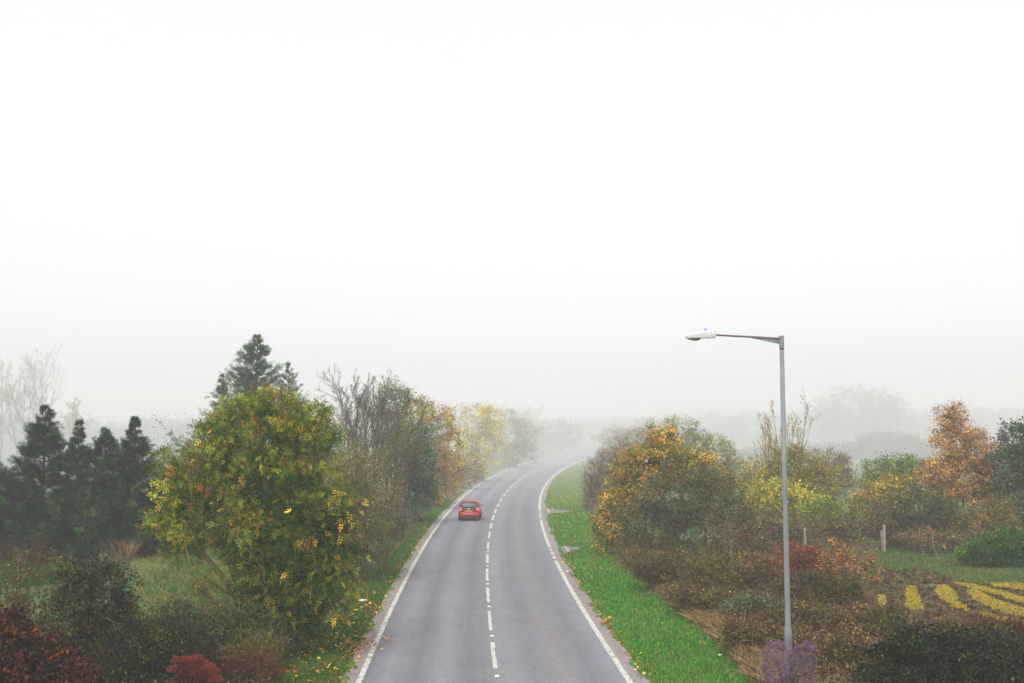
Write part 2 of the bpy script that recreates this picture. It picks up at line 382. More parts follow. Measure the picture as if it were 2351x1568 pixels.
ground_m = noise_mat('ground_grass', [lin(40, 60, 26), lin(52, 84, 34), lin(74, 96, 48), lin(110, 104, 66)], .35, .9, 10, .6, 12)
struct(build('ground', [(GV, GF)], ground_m))
verge_m = noise_mat('verge_grass', [lin(52, 92, 30), lin(66, 112, 38), lin(112, 118, 66)], .5, .9, 8, .6, 25)

def road_material():
    m = mat('asphalt', rough=.85); nt = m.node_tree; N, L = nt.nodes, nt.links; b = N['Principled BSDF']
    b.inputs['Specular IOR Level'].default_value = .35
    uv = N.new('ShaderNodeUVMap'); sx = N.new('ShaderNodeSeparateXYZ'); L.new(uv.outputs[0], sx.inputs[0])
    r = N.new('ShaderNodeValToRGB'); e = r.color_ramp.elements
    mg, ln, trk, mid = lin(140, 133, 131), lin(129, 130, 135), lin(111, 111, 115), lin(125, 123, 123)
    stops = [(0, mg), (.062, mg), (.072, lin(112, 109, 112)), (.15, ln), (.24, trk), (.33, ln), (.42, trk), (.5, mid), (.56, ln), (.64, lin(115, 115, 120)), (.72, lin(127, 124, 126)), (.82, lin(115, 115, 120)), (.93, ln), (.94, mg), (1, mg)]
    while len(e) < len(stops): e.new(.5)
    for i, (p, c) in enumerate(stops): e[i].position = p; e[i].color = (*c, 1)
    wob = N.new('ShaderNodeTexNoise'); wob.inputs['Scale'].default_value = .12; L.new(uv.outputs[0], wob.inputs['Vector'])
    ma = N.new('ShaderNodeMath'); ma.operation = 'MULTIPLY_ADD'; ma.inputs[1].default_value = .02; L.new(wob.outputs[0], ma.inputs[0])
    dv = N.new('ShaderNodeMath'); dv.operation = 'MULTIPLY_ADD'; dv.inputs[1].default_value = 1.0; dv.inputs[2].default_value = -.01
    L.new(sx.outputs[0], ma.inputs[2]); L.new(ma.outputs[0], dv.inputs[0]); L.new(dv.outputs[0], r.inputs[0])
    mp = N.new('ShaderNodeMapping'); mp.inputs['Scale'].default_value = (16, .06, 1); L.new(uv.outputs[0], mp.inputs[0])
    st = N.new('ShaderNodeTexNoise'); st.inputs['Scale'].default_value = 1.0; st.inputs['Detail'].default_value = 8; L.new(mp.outputs[0], st.inputs['Vector'])
    tc = N.new('ShaderNodeTexCoord'); fn = N.new('ShaderNodeTexNoise'); fn.inputs['Scale'].default_value = 22; fn.inputs['Detail'].default_value = 6; L.new(tc.outputs['Object'], fn.inputs['Vector'])
    a1 = N.new('ShaderNodeMapRange'); a1.inputs['From Min'].default_value = .3; a1.inputs['From Max'].default_value = .7; a1.inputs['To Min'].default_value = .94; a1.inputs['To Max'].default_value = 1.06; L.new(st.outputs[0], a1.inputs[0])
    a2 = N.new('ShaderNodeMapRange'); a2.inputs['From Min'].default_value = .3; a2.inputs['From Max'].default_value = .7; a2.inputs['To Min'].default_value = .7; a2.inputs['To Max'].default_value = 1.3; L.new(fn.outputs[0], a2.inputs[0])
    mu = N.new('ShaderNodeMath'); mu.operation = 'MULTIPLY'; L.new(a1.outputs[0], mu.inputs[0]); L.new(a2.outputs[0], mu.inputs[1])
    pn = N.new('ShaderNodeTexNoise'); pn.inputs['Scale'].default_value = .6; pn.inputs['Detail'].default_value = 10; pn.inputs['Roughness'].default_value = .7; L.new(tc.outputs['Object'], pn.inputs['Vector'])
    a3 = N.new('ShaderNodeMapRange'); a3.inputs['From Min'].default_value = .3; a3.inputs['From Max'].default_value = .7; a3.inputs['To Min'].default_value = .9; a3.inputs['To Max'].default_value = 1.1; L.new(pn.outputs[0], a3.inputs[0])
    m3 = N.new('ShaderNodeMath'); m3.operation = 'MULTIPLY'; L.new(mu.outputs[0], m3.inputs[0]); L.new(a3.outputs[0], m3.inputs[1]); mu = m3
    vm = N.new('ShaderNodeVectorMath'); vm.operation = 'SCALE'; L.new(r.outputs[0], vm.inputs[0]); L.new(mu.outputs[0], vm.inputs['Scale'])
    L.new(vm.outputs[0], b.inputs['Base Color'])
    bp = N.new('ShaderNodeBump'); bp.inputs['Strength'].default_value = .25; bp.inputs['Distance'].default_value = .01; L.new(fn.outputs[0], bp.inputs['Height']); L.new(bp.outputs[0], b.inputs['Normal'])
    return m
YS = np.concatenate([np.arange(12, 120, 2), np.arange(120, 300, 3), np.arange(300, 481, 6)]).astype(float)
us = np.array([-.075, -.03, .1, .3, .5, .7, .9, 1.03, 1.08])
def road_pt(u, Y): return xL(Y) + (xR(Y) - xL(Y)) * u
RV = np.stack([np.stack([road_pt(u, YS), YS, np.full(len(YS), .02)], 1) for u in us], 1)
ri = np.arange(RV.shape[0] * RV.shape[1]).reshape(RV.shape[:2])
road = struct(build('road', [(M(RV.reshape(-1, 3)), np.stack([ri[:-1, :-1], ri[:-1, 1:], ri[1:, 1:], ri[1:, :-1]], -1).reshape(-1, 4))], road_material()))
uvl = road.data.uv_layers.new(name='UVMap'); lv_ = np.empty(len(road.data.loops), np.int32); road.data.loops.foreach_get('vertex_index', lv_)
uu = (us - us[0]) / (us[-1] - us[0]); UV = np.stack(np.broadcast_arrays(uu[None, :], YS[:, None]), -1).reshape(-1, 2)
uvl.data.foreach_set('uv', UV[lv_].ravel().astype(np.float32))
paint = noise_mat('road_paint', [lin(128, 126, 122), lin(196, 194, 186), lin(212, 210, 202)], 7, .75, 12, .1, 60)
def strip(name, u, wd, y0, y1, z, m, parent, rag=0.0):
    k = max(2, int((y1 - y0) / 2.5) + 1) if not rag else max(8, int((y1 - y0) / .25))
    Y = np.linspace(y0, y1, k); x = road_pt(u, Y); a = x - wd / 2 + rag * rng.normal(size=k) * .3; b = x + wd / 2 + rag * rng.normal(size=k)
    V = np.concatenate([np.stack([a, Y, np.full(k, z)], 1), np.stack([b, Y, np.full(k, z)], 1)]); i = np.arange(k - 1)
    return build(name, [(M(V), np.stack([i, i + k, i + k + 1, i + 1], 1))], m, parent)
for y0, y1 in [(14, 33.1), (33.25, 42.3), (42.42, 52.0), (52.1, 475)]: strip('edge_line', 0, .17, y0, y1, .026, paint, road, .005 if y1 < 60 else 0)
for y0, y1 in [(14, 33.15), (33.28, 43.7), (43.8, 56.6), (57.5, 58.6), (59.4, 60.5), (61.2, 62.0), (62.8, 83.2), (84.2, 85.2), (86.2, 87.2), (88.2, 89.2), (90.2, 475)]: strip('edge_line', 1, .18 + (.03 if y0 > 80 else 0), y0, y1, .026, paint, road, .006 if y1 < 60 else 0)
db = [26.3, 31.65, 37.5, 43.4, 49.4, 55.6, 61.8, 68, 74.4, 81, 87.6, 94.2, 101.1, 108.2, 115.7, 123.3, 131.7, 140, 148.4, 157.6]
while db[-1] < 420: db.append(db[-1] + (db[-1] - db[-2]) * 1.045)
db.append(db[-1] + 20); stud_m = mat('stud_metal', (.55, .55, .52), .35, Metallic=.6)
for i in range(len(db) - 1):
    per = db[i + 1] - db[i]
    strip('lane_dash', .51, .13 if db[i] < 70 else .16, db[i], db[i] + per * .655, .026, paint, road, .012 if db[i] < 90 else 0)
    if db[i] < 60:
        Yc = db[i] + per * .83; x = float(road_pt(.512, Yc)); bx = np.array([[-.07, -.06, 0], [.07, -.06, 0], [.07, .06, 0], [-.07, .06, 0], [-.045, -.03, .03], [.045, -.03, .03], [.045, .03, .03], [-.045, .03, .03]]) + [x, Yc, .022]
        build('road_stud', [(bx, [np.array([[0, 1, 5, 4], [1, 2, 6, 5], [2, 3, 7, 6], [3, 0, 4, 7], [4, 5, 6, 7]])])], stud_m, road)
vR = [hit(*p)[:2] for p in [(1730, 1568), (1700, 1530), (1640, 1470), (1560, 1410), (1500, 1350), (1430, 1290), (1368, 1258), (1345, 1185), (1338, 1110), (1348, 1065), (1376, 1045)]]
FL = lambda p: np.array([p[0], p[1]]) / (np.interp(p[1], _ym, _ym / np.maximum(_yf, 1e-6) * (_yf > 0) + (_yf <= 0)))
vR = [np.array([12.5, 12.0]), np.array([9.6, 22.0])] + [FL(p) for p in vR]
YR = np.concatenate([np.arange(285, 90, -6), np.arange(90, 11, -1.2)])
edgeR = [np.array([float(road_pt(1.075, y)), y]) for y in YR]
verge_right = vR + edgeR
vL = [hit(*p)[:2] for p in [(600, 1568), (690, 1490), (790, 1400), (880, 1300), (950, 1215), (1040, 1135), (1115, 1088), (1200, 1060), (1262, 1044)]]
vL = [np.array([-10.5, 12.0]), np.array([-9.2, 22.0])] + [FL(p) for p in vL]
edgeL = [np.array([float(road_pt(-.07, y)), y]) for y in YR]
verge_left = vL + edgeL
def verge(bound, u, sgn):
    B = np.array(bound); Y = np.concatenate([np.arange(12, 90, .7), np.arange(90, min(B[-1, 1], 285), 3)]); n = len(Y)
    e = road_pt(u, Y) + sgn * np.clip(.09 * rng.normal(size=n) + .08 * np.sin(Y * 1.7) * np.sin(Y * .43) + .07 * np.sin(Y * .6), -.18, .35); o = np.interp(Y, B[:, 1], B[:, 0]) + .1 * rng.normal(size=n)
    V = np.stack([np.stack([e + (o - e) * t, Y, gz(e + (o - e) * t, Y) * (Y < 80) + .03], 1) for t in (0, .33, .66, 1)], 1); i = np.arange(n * 4).reshape(n, 4)
    f = np.stack([i[:-1, :-1], i[:-1, 1:], i[1:, 1:], i[1:, :-1]], -1).reshape(-1, 4)
    return struct(build('verge', [(M(V.reshape(-1, 3)), f if sgn > 0 else f[:, ::-1])], verge_m))
verge(vR, 1.065, 1); verge(vL, -.06, -1)
cpR = [M(np.array([*p, 0]))[:2] for p in vR[:12]] + [M(np.array([float(road_pt(1.075, y)), y, 0]))[:2] for y in (190, 170, 150, 130, 115, 100, 90, 80, 70, 60, 50, 45, 40, 35, 30, 25, 20)]
cpL = [M(np.array([*p, 0]))[:2] for p in vL[:8]] + [M(np.array([float(road_pt(-.07, y)), y, 0]))[:2] for y in (118, 105, 90, 80, 70, 60, 50, 45, 40, 35, 30, 25, 20)]
# two little paved crossings on the right verge, each with a kerb
PATHS = []; off_path = lambda p: ~np.any([in_poly(p, q) for q in PATHS], 0)
Z3, Z5, Z8 = zo(1200, 1800, .5104), zo(1100, 1250, .3828), zo(2500, 1700, .42535)
path_m = noise_mat('path_asphalt', [lin(112, 104, 102), lin(136, 126, 124)], 6, .9, 8, .2, 40); kerb_m = noise_mat('kerb_concrete', [lin(150, 146, 140), lin(178, 172, 166)], 5, .85)
for pp, kk in [([(1392, 141), (1425, 139), (1500, 141), (1562, 150), (1530, 158), (1455, 172), (1450, 184), (1425, 186)], [(1424, 140), (1450, 178)]),
               ]:
    PATHS.append(np.array([hit(*Z3(p))[:2] for p in pp])); struct(sheet('path', [hit(*Z3(p)) for p in pp], .04, path_m, edge=.03)); a, b = [hit(*Z3(p)) for p in kk]
    kb = np.array([a + [0, 0, .0], b + [0, 0, .0], b + [.16, 0, 0], a + [.16, 0, 0]]); kb = np.concatenate([kb, kb + [0, 0, .075]])
    struct(build('kerb', [(kb, np.array([[0, 1, 5, 4], [1, 2, 6, 5], [2, 3, 7, 6], [3, 0, 4, 7], [4, 5, 6, 7]]))], kerb_m))
a, b = hit(*Z5((2003, 1285))), hit(*Z5((2030, 1334)))
PATHS.append(np.array([hit(*Z5(p))[:2] for p in [(1970, 1278), (2060, 1280), (2200, 1294), (2225, 1310), (2150, 1326), (2040, 1332), (2030, 1342), (1980, 1342)]])); struct(sheet('path', [hit(*Z5(p)) for p in [(1975, 1284), (2060, 1288), (2190, 1300), (2215, 1310), (2150, 1318), (2040, 1322), (2030, 1340), (1990, 1340)]], .04, path_m, edge=.04))
kb = np.array([a, b, b + [.2, 0, 0], a + [.2, 0, 0]]); kb = np.concatenate([kb, kb + [0, 0, .08]])
struct(build('kerb', [(kb, np.array([[0, 1, 5, 4], [1, 2, 6, 5], [2, 3, 7, 6], [3, 0, 4, 7], [4, 5, 6, 7]]))], kerb_m))
# the allotment on the right: dug soil, mown straw-yellow strips, grass islands
soil_m = noise_mat('dug_soil', [lin(44, 33, 26), lin(76, 55, 44), lin(92, 70, 52), lin(66, 66, 38)], 1.3, .95, 10, 1.0, 14)
straw_m = noise_mat('straw_stubble', [lin(78, 58, 42), lin(150, 130, 46), lin(186, 162, 56), lin(140, 138, 58)], 4.5, .95, 8, .8, 30)
lawn_m = noise_mat('lawn_grass', [lin(52, 74, 34), lin(66, 104, 48), lin(88, 110, 56)], 1.5, .95, 8, .6, 25)
lawn = [hit(*p) for p in [(1900, 1268), (1950, 1263), (2100, 1262), (2420, 1262), (2420, 1350), (2260, 1340), (2160, 1332), (2060, 1330), (1960, 1335), (1900, 1320)]]
soil = [hit(*p) for p in [(1930, 1345), (1985, 1330), (2040, 1312), (2090, 1306), (2130, 1312), (2170, 1326), (2230, 1340), (2300, 1343), (2420, 1346), (2420, 1560), (2300, 1500), (2150, 1450), (2000, 1430), (1930, 1400)]]
struct(sheet('lawn', lawn, .02, lawn_m, edge=.1)); struct(sheet('soil', soil, .028, soil_m, edge=.14))
strips = [[(1410, 735), (1445, 722), (1480, 725), (1505, 800), (1540, 900), (1480, 912), (1420, 895), (1395, 800)],
          [(1655, 725), (1720, 715), (1775, 750), (1810, 790), (1825, 850), (1915, 928), (1850, 912), (1760, 872), (1670, 818), (1645, 765)],
          [(1895, 762), (1960, 752), (2100, 826), (2250, 882), (2480, 935), (2480, 1005), (2200, 945), (2060, 888), (1950, 832)],
          [(1780, 690), (1960, 715), (2100, 752), (2250, 790), (2480, 860), (2480, 895), (2200, 822), (2050, 770), (1900, 735)],
          [(1975, 932), (2150, 968), (2480, 1030), (2480, 1062), (2200, 1018), (2050, 985)],
          [(1985, 1000), (2120, 1035), (2300, 1085), (2480, 1120), (2480, 1190), (2300, 1140), (2150, 1085)],
          [(2080, 705), (2280, 693), (2480, 725), (2480, 780), (2250, 738), (2120, 725)],
          [(1185, 800), (1225, 790), (1240, 840), (1225, 900), (1180, 900)]]
strip_poly = [[hit(*Z8(p)) for p in s] for s in strips]
for p in strip_poly: struct(sheet('straw_strip', p, .036, straw_m, edge=.12, step=.3))
green_poly = [[hit(*Z8(p)) for p in s] for s in [[(1250, 560), (1330, 590), (1430, 600), (1330, 575), (1290, 560)], [(1520, 560), (1700, 590), (1900, 625), (1780, 600), (1620, 560)], [(1090, 655), (1180, 690), (1290, 700), (1190, 660)], [(1800, 655), (2050, 670), (2350, 672), (2480, 690), (2200, 690), (1950, 680)]]]
for p in green_poly: struct(sheet('lawn', p, .034, lawn_m, edge=.06, step=.3))

# ground cover nobody could count
def cover(name, label, cat, poly, n, h, wd, pal, near=0, lean=.35, keep=None, m=LEAF):
    p = poly_sample(poly, n, near)
    if keep is not None: p = p[keep(p)]
    n = len(p); sc = np.clip(p[:, 1] / 45, .8, 3.2)
    p[:, 2] += .02
    pat = .5 + .5 * np.sin(p[:, 0] * 1.3 + 2 * np.sin(p[:, 1] * .7)) * np.sin(p[:, 1] * .9 + 1.5 * np.sin(p[:, 0] * .6))
    col = pick(pal, n); alt = pick(pal[-1:], n); s = rng.random(n) < (pat - .4) * .9; col[s] = alt[s]
    return stuff(build(name, [blades(p, h * rng.uniform(.5, 1.4, n), wd * sc * rng.uniform(.7, 1.4, n), jitter(col), lean)], m), label, cat)
G1, G2, G3, G4 = lin(44, 100, 24), lin(62, 124, 30), lin(96, 142, 48), lin(140, 134, 80)
cover('verge_grass', 'bright green mown grass on the right verge beside the tarmac', 'grass', cpR, 70000, .11, .035, [(3, G1), (4, G2), (2, G3), (.7, G4), (.6, lin(98, 112, 58))], 30, .35, lambda p: off_path(p))
cover('verge_grass', 'paler green and dry grass on the right verge beyond the paved crossing', 'grass', cpR, 60000, .13, .07, [(3, lin(78, 122, 46)), (2, lin(98, 132, 62)), (2, lin(134, 124, 80))], 0, .5, lambda p: (p[:, 1] > 50) & off_path(p))
cover('verge_grass', 'green grass with brown patches on the left verge under the trees', 'grass', cpL, 70000, .11, .035, [(3, lin(40, 84, 26)), (4, lin(52, 100, 34)), (2, lin(80, 116, 50)), (1, lin(116, 104, 64))], 30)
cover('rough_grass', 'rough green and brown grass under the trees left of the verge', 'grass', [hit(*p) for p in [(690, 1430), (790, 1395), (885, 1298), (955, 1214), (1045, 1134), (1010, 1105), (850, 1180), (720, 1290), (660, 1380)]], 26000, .28, .05, [(3, lin(58, 92, 40)), (2, lin(84, 96, 52)), (2, lin(112, 92, 62))], 0, .6)
bank = [hit(*p) for p in [(300, 1282), (420, 1268), (600, 1262), (700, 1330), (690, 1460), (520, 1520), (380, 1440), (310, 1380)]]
cover('bank_grass', 'long tussocky green and tan grass on the bank left of the big tree', 'grass', bank, 60000, .3, .02, [(4, lin(84, 122, 60)), (3, lin(62, 104, 50)), (1.5, lin(136, 124, 78)), (1, lin(154, 128, 90))], 0, .5)
pampas = [hit(*p) for p in [(215, 1290), (265, 1268), (330, 1258), (440, 1250), (560, 1256), (440, 1268), (350, 1280), (290, 1296)]]
cover('dry_grass', 'tall pinkish tan dry grass in front of the dark conifers', 'grass', pampas, 9000, 1.0, .035, [(3, lin(168, 138, 112)), (2, lin(150, 120, 92)), (1, lin(190, 166, 140))], 0, .35)
cover('field_grass', 'smooth dark green field grass below the conifer row', 'grass', [hit(*p) for p in [(-20, 1262), (260, 1262), (300, 1300), (160, 1350), (-20, 1360)]], 26000, .1, .05, [(3, lin(34, 78, 34)), (2, lin(44, 92, 40))])
cover('lawn_grass', 'patchy green grass of the allotment beyond the dug soil', 'grass', lawn, 26000, .12, .045, [(3, lin(62, 94, 50)), (2, lin(82, 106, 60)), (1.5, lin(112, 108, 70))], 0, .4, lambda p: ~in_poly(p, np.array(soil)[:, :2]))
edge_band = [hit(*p) for p in [(1430, 1285), (1500, 1345), (1560, 1405), (1640, 1466), (1700, 1528), (1740, 1590), (1850, 1600), (1770, 1500), (1680, 1430), (1590, 1365), (1520, 1310)]]
cover('dry_grass', 'straw coloured dry grass between the green verge and the brambles', 'grass', edge_band, 26000, .38, .03, [(3, lin(150, 126, 88)), (2, lin(126, 102, 70)), (1.5, lin(96, 100, 54)), (1, lin(110, 84, 62))], 0, .75)
slab = ['narrow yellow straw strip nearest the lamp post', 'yellow straw strip with a curved tip, second from the lamp post', 'long wide yellow straw strip sweeping to the right edge', 'thin yellow straw strip behind the long wide one', 'thin yellow straw strip just in front of the long wide one', 'nearest yellow straw strip behind the dark bramble', 'farthest yellow straw strip below the green shrubs', 'faint straw patch left of the narrow yellow strip']
for p, nn, tl in zip(strip_poly, (1500, 2600, 5200, 4200, 3500, 4200, 2500, 500), slab):
    q = poly_sample(p, nn); q[:, 2] += .03
    stuff(build('straw_stubble', [blades(q, .07 * rng.uniform(.5, 1.5, nn), np.full(nn, .05), jitter(pick([(3, lin(176, 154, 62)), (2, lin(152, 136, 56)), (1, lin(132, 136, 58)), (.5, lin(120, 92, 50))], nn)), .8)], LEAF), tl, 'straw')
# clods of dug earth along the furrows
n = 5000; p = poly_sample(soil, n); ok = np.ones(n, bool)
for q in strip_poly: ok &= ~in_poly(p, np.array(q)[:, :2])
for q in green_poly: ok &= ~in_poly(p, np.array(q)[:, :2]) | (rng.random(n) < .15)
p = p[ok]; n = len(p); oc = np.array([[1, 0, 0], [0, 1, 0], [-1, 0, 0], [0, -1, 0], [0, 0, 1], [0, 0, -.5]]); of = np.array([[0, 1, 4], [1, 2, 4], [2, 3, 4], [3, 0, 4], [1, 0, 5], [2, 1, 5], [3, 2, 5], [0, 3, 5]])
sz = rng.gamma(2, .022, n) + .015
V = (p + [0, 0, .03])[:, None] + sz[:, None, None] * (oc[None] + rng.normal(size=(n, 6, 3)) * .3) * np.array([1.2, 1.2, .8])
stuff(build('soil_clods', [(V.reshape(-1, 3), (of[None] + (np.arange(n) * 6)[:, None, None]).reshape(-1, 3), np.repeat(jitter(pick([(3, lin(70, 52, 42)), (2, lin(54, 40, 32)), (1, lin(96, 76, 58))], n)), 6, 0))], BARK), 'loose brown clods of dug earth between the yellow strips', 'soil')
cover('soil_weeds', 'thin green weeds and dead stalks over the dug soil', 'weeds', soil, 4000, .09, .05, [(3, lin(76, 98, 48)), (2, lin(110, 96, 58)), (1, lin(96, 112, 52))], 0, .8)
# fallen leaves along the tarmac edges and under the big tree
P = np.concatenate([np.stack([road_pt(-.07, yy := rng.uniform(27, 75, 700)) + rng.normal(size=700) * .2 - .1, yy, np.full(700, .07)], 1),
                    np.stack([road_pt(1.07, yy := rng.uniform(27, 60, 420)) + rng.normal(size=420) * .15 + .05, yy, np.full(420, .06)], 1),
                    poly_sample([hit(*q) for q in [(720, 1400), (870, 1385), (850, 1470), (800, 1560), (640, 1568), (680, 1480)]], 260) + [0, 0, .13]])
for c0, s0, k in [((760, 1478), .8, 80), ((835, 1482), .5, 80), ((815, 1490), .4, 50), ((690, 1548), .5, 30), ((850, 1400), .4, 30)]:
    h_ = hit(*c0); P = np.concatenate([P, h_ + np.stack([rng.normal(size=k) * s0, rng.normal(size=k) * s0 * 1.6, np.full(k, .14)], 1)])
n = len(P); ax = rdir(n); ax[:, 2] *= .25
stuff(build('fallen_leaves', [leaves(WIDE, P, ax, rng.uniform(.06, .16, n), jitter(pick([(3, lin(196, 152, 48)), (3, lin(140, 96, 50)), (2, lin(104, 70, 46)), (1, lin(206, 180, 90))], n)), 2.5)], LEAF), 'scattered yellow and brown fallen leaves along the tarmac edges', 'leaves')

# ------------------------------------------------------------------ trees and shrubs, left of the road
DKC = [(4, lin(16, 33, 20)), (3, lin(26, 48, 25)), (1.5, lin(54, 80, 42)), (1, lin(50, 50, 30))]
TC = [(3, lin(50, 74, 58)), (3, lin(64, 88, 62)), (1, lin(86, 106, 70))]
def tree_at(xd, Y): return at(xd, 900, Y)[0], Y
def hgt_at(xd, yt, Y): return at(xd, yt, Y)[2] - float(gz(at(xd, yt, Y)[0], Y))
def c_at(label, xd, ytop, Y, R, **k):
    Y = Y * float(STR(Y)); x, y = tree_at(xd, Y); top = hgt_at(xd, ytop, Y)
    return conifer('conifer_tree', label, (x, y), top, R, group='dark conifers at the edge of the left field', **k)
c_at('tallest dark conifer of the field-edge row, with a full ragged pyramid shape', 106, 930, 59, 2.9, pal=DKC, nb=300, m=24)
c_at('slender conifer with a thin bare leader, between the tallest and the pair of blunt ones', 184, 962, 60, 1.9, pal=DKC, nb=300, m=18, power=1.25, irr=.3)
c_at('blunt topped dark conifer, right neighbour of the slender one', 246, 982, 59, 2.1, pal=DKC, nb=320, m=20, power=.5)
c_at('dark conifer with a leaning thin tip, last of the row before the yellow-green tree', 312, 958, 58.5, 2.5, pal=DKC, nb=380, m=20, power=.85, irr=.45)
c_at('low dark conifer at the left frame edge', -22, 1050, 58, 2.3, pal=DKC, nb=280, m=20, power=.5)
c_at('low bushy conifer filling the gap left of the tallest one', 40, 1105, 57.5, 2.3, pal=DKC, nb=300, m=20, power=.45)
c_at('short dark conifer half hidden behind the yellow-green tree', 378, 1075, 59, 2.0, pal=DKC, nb=260, m=20, power=.6)
c_at('short dark conifer in front of the slender one', 160, 1135, 57.5, 2.2, pal=DKC, nb=300, m=20, power=.45)
c_at('short dark conifer in front of the two blunt ones', 285, 1140, 57.5, 2.2, pal=DKC, nb=300, m=20, power=.45)
x, y = tree_at(588, 82)
conifer('conifer_tree', 'tall misty conifer with a spire rising behind the yellow-green tree', (x, y), at(588, 766, 82)[2], 5.6, nb=560, m=26, pal=TC, irr=.95, ss=.5, power=.85, asc=.75)
x, y = tree_at(508, 81)
conifer('conifer_tree', 'smaller misty conifer shouldering the left of the tall spire', (x, y), at(530, 858, 81)[2], 3.2, nb=340, m=18, pal=TC, irr=.4, ss=.45, power=.9)
x, y = tree_at(662, 82)
conifer('conifer_tree', 'misty conifer with a slanting top at the right of the tall spire', (x, y), at(662, 832, 82)[2], 3.2, nb=280, m=18, pal=TC, irr=.6, ss=.45, power=.8, asc=.9)

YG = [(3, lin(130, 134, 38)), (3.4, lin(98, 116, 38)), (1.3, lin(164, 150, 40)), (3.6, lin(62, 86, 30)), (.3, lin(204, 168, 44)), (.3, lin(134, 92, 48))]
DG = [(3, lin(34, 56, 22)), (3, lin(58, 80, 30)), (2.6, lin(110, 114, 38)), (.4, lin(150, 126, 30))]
rng = np.random.default_rng(23)
bush('ash_tree', 'big round yellow-green tree in front of the left verge', 'tree', 34,
     [(590, 1010, 135, 85), (475, 1070, 80, 85), (405, 1130, 42, 65), (700, 1030, 70, 75), (630, 915, 38, 18), (715, 968, 45, 32), (530, 980, 50, 40), (585, 1140, 150, 110), (430, 1205, 80, 60), (640, 950, 65, 35), (585, 930, 30, 20), (690, 922, 30, 14), (640, 892, 20, 13), (540, 925, 22, 14), (745, 945, 24, 15), (768, 1000, 20, 20), (455, 995, 24, 18), (378, 1055, 16, 24), (368, 1195, 26, 16), (410, 1290, 40, 18), (470, 1345, 40, 16)],
     YG, n=13500, size=.225, shape=ASH, clump=.30, per=13, inner=.4, lump=.2, stems=16, base=(655, 1490), base_r=.22, r0=.15, bark='lichen', twigs=2, twig_len=.7, parts=('trunk', 'crown'), droop=.3, up=.6, tight=.7,
     top=(.85, [(2, lin(172, 162, 48)), (3, lin(140, 152, 50)), (.5, lin(168, 122, 54))], .5), tr=.01)
ash = bpy.data.objects['ash_tree']
def add_foliage(root, name, Y, bl, pal, n, size, shape, clump, per, droop=.3, tight=.8, inner=.5):
    b = np.array(root.location); bw = blobs_world(bl, Y); nc = int(n / per); cp, co = sample_blobs(bw, nc, inner)
    i = rng.integers(0, nc, n); pos = cp[i] + rng.normal(size=(n, 3)) * clump * np.array([1, 1, .7]); pos[:, 2] = np.maximum(pos[:, 2], gz(pos[:, 0], pos[:, 1]) + .05)
    cc = pick(pal, nc); col = cc[i]; s = rng.random(n) > tight; col[s] = pick(pal, n)[s]
    return build(name, [leaves(shape, pos, co[i] * .6 + rdir(n) * .8 - np.array([0, 0, droop]), size * rng.uniform(.6, 1.35, n), jitter(col), .5)], LEAF, root, b)
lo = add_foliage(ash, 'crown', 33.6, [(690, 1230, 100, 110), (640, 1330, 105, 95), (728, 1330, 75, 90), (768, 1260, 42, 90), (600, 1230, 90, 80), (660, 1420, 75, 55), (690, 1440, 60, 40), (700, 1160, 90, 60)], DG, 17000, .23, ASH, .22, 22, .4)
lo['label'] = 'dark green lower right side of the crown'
add_foliage(ash, 'crown', 33.3, [(795, 1220, 14, 40), (800, 1310, 14, 45), (765, 1415, 20, 12), (765, 1170, 26, 36), (640, 1290, 15, 25), (720, 1350, 25, 20), (680, 1270, 18, 18), (385, 1215, 35, 22), (560, 1180, 18, 18), (655, 1100, 15, 12)],
            [(2, lin(214, 178, 40)), (3, lin(170, 160, 44)), (1, lin(220, 180, 54))], 300, .22, ASH, .36, 8, .7)['label'] = 'golden yellow leaf tips'
# low arching limbs of the big tree
k = 34; st = at(648, 1440, 33.8) + rng.normal(size=(k, 3)) * [.15, .15, .5]; st[:, 2] = np.clip(st[:, 2], .3, 2.6)
dr = unit(np.stack([-np.abs(rng.normal(1.1, .35, k)), rng.normal(0, .5, k) - .2, rng.uniform(-.05, .55, k)], 1)); dr[22:, 0] *= -.75
LP = curves(st, dr, rng.uniform(2.2, 4.6, k) * np.where(np.arange(k) < 22, 1, .6), 8, .16, .09)
w_ = [(*tubes(LP, np.linspace(1, .25, 8)[None] * rng.uniform(.025, .06, k)[:, None], 5), BARK_C['lichen'] * .6)]
i = np.repeat(np.arange(k), 12); q = LP[i, rng.integers(2, 8, k * 12)]
TPs = curves(q, unit(dr[i] + rdir(k * 12) * .9 + np.array([0, 0, .3])), rng.uniform(.4, 1.1, k * 12), 5, .25, .08)
w_.append((*tubes(TPs, np.linspace(1, .4, 5)[None] * np.full((k * 12, 1), .011), 3), BARK_C['lichen']))
build('limbs', w_, BARK, ash, np.array(ash.location))

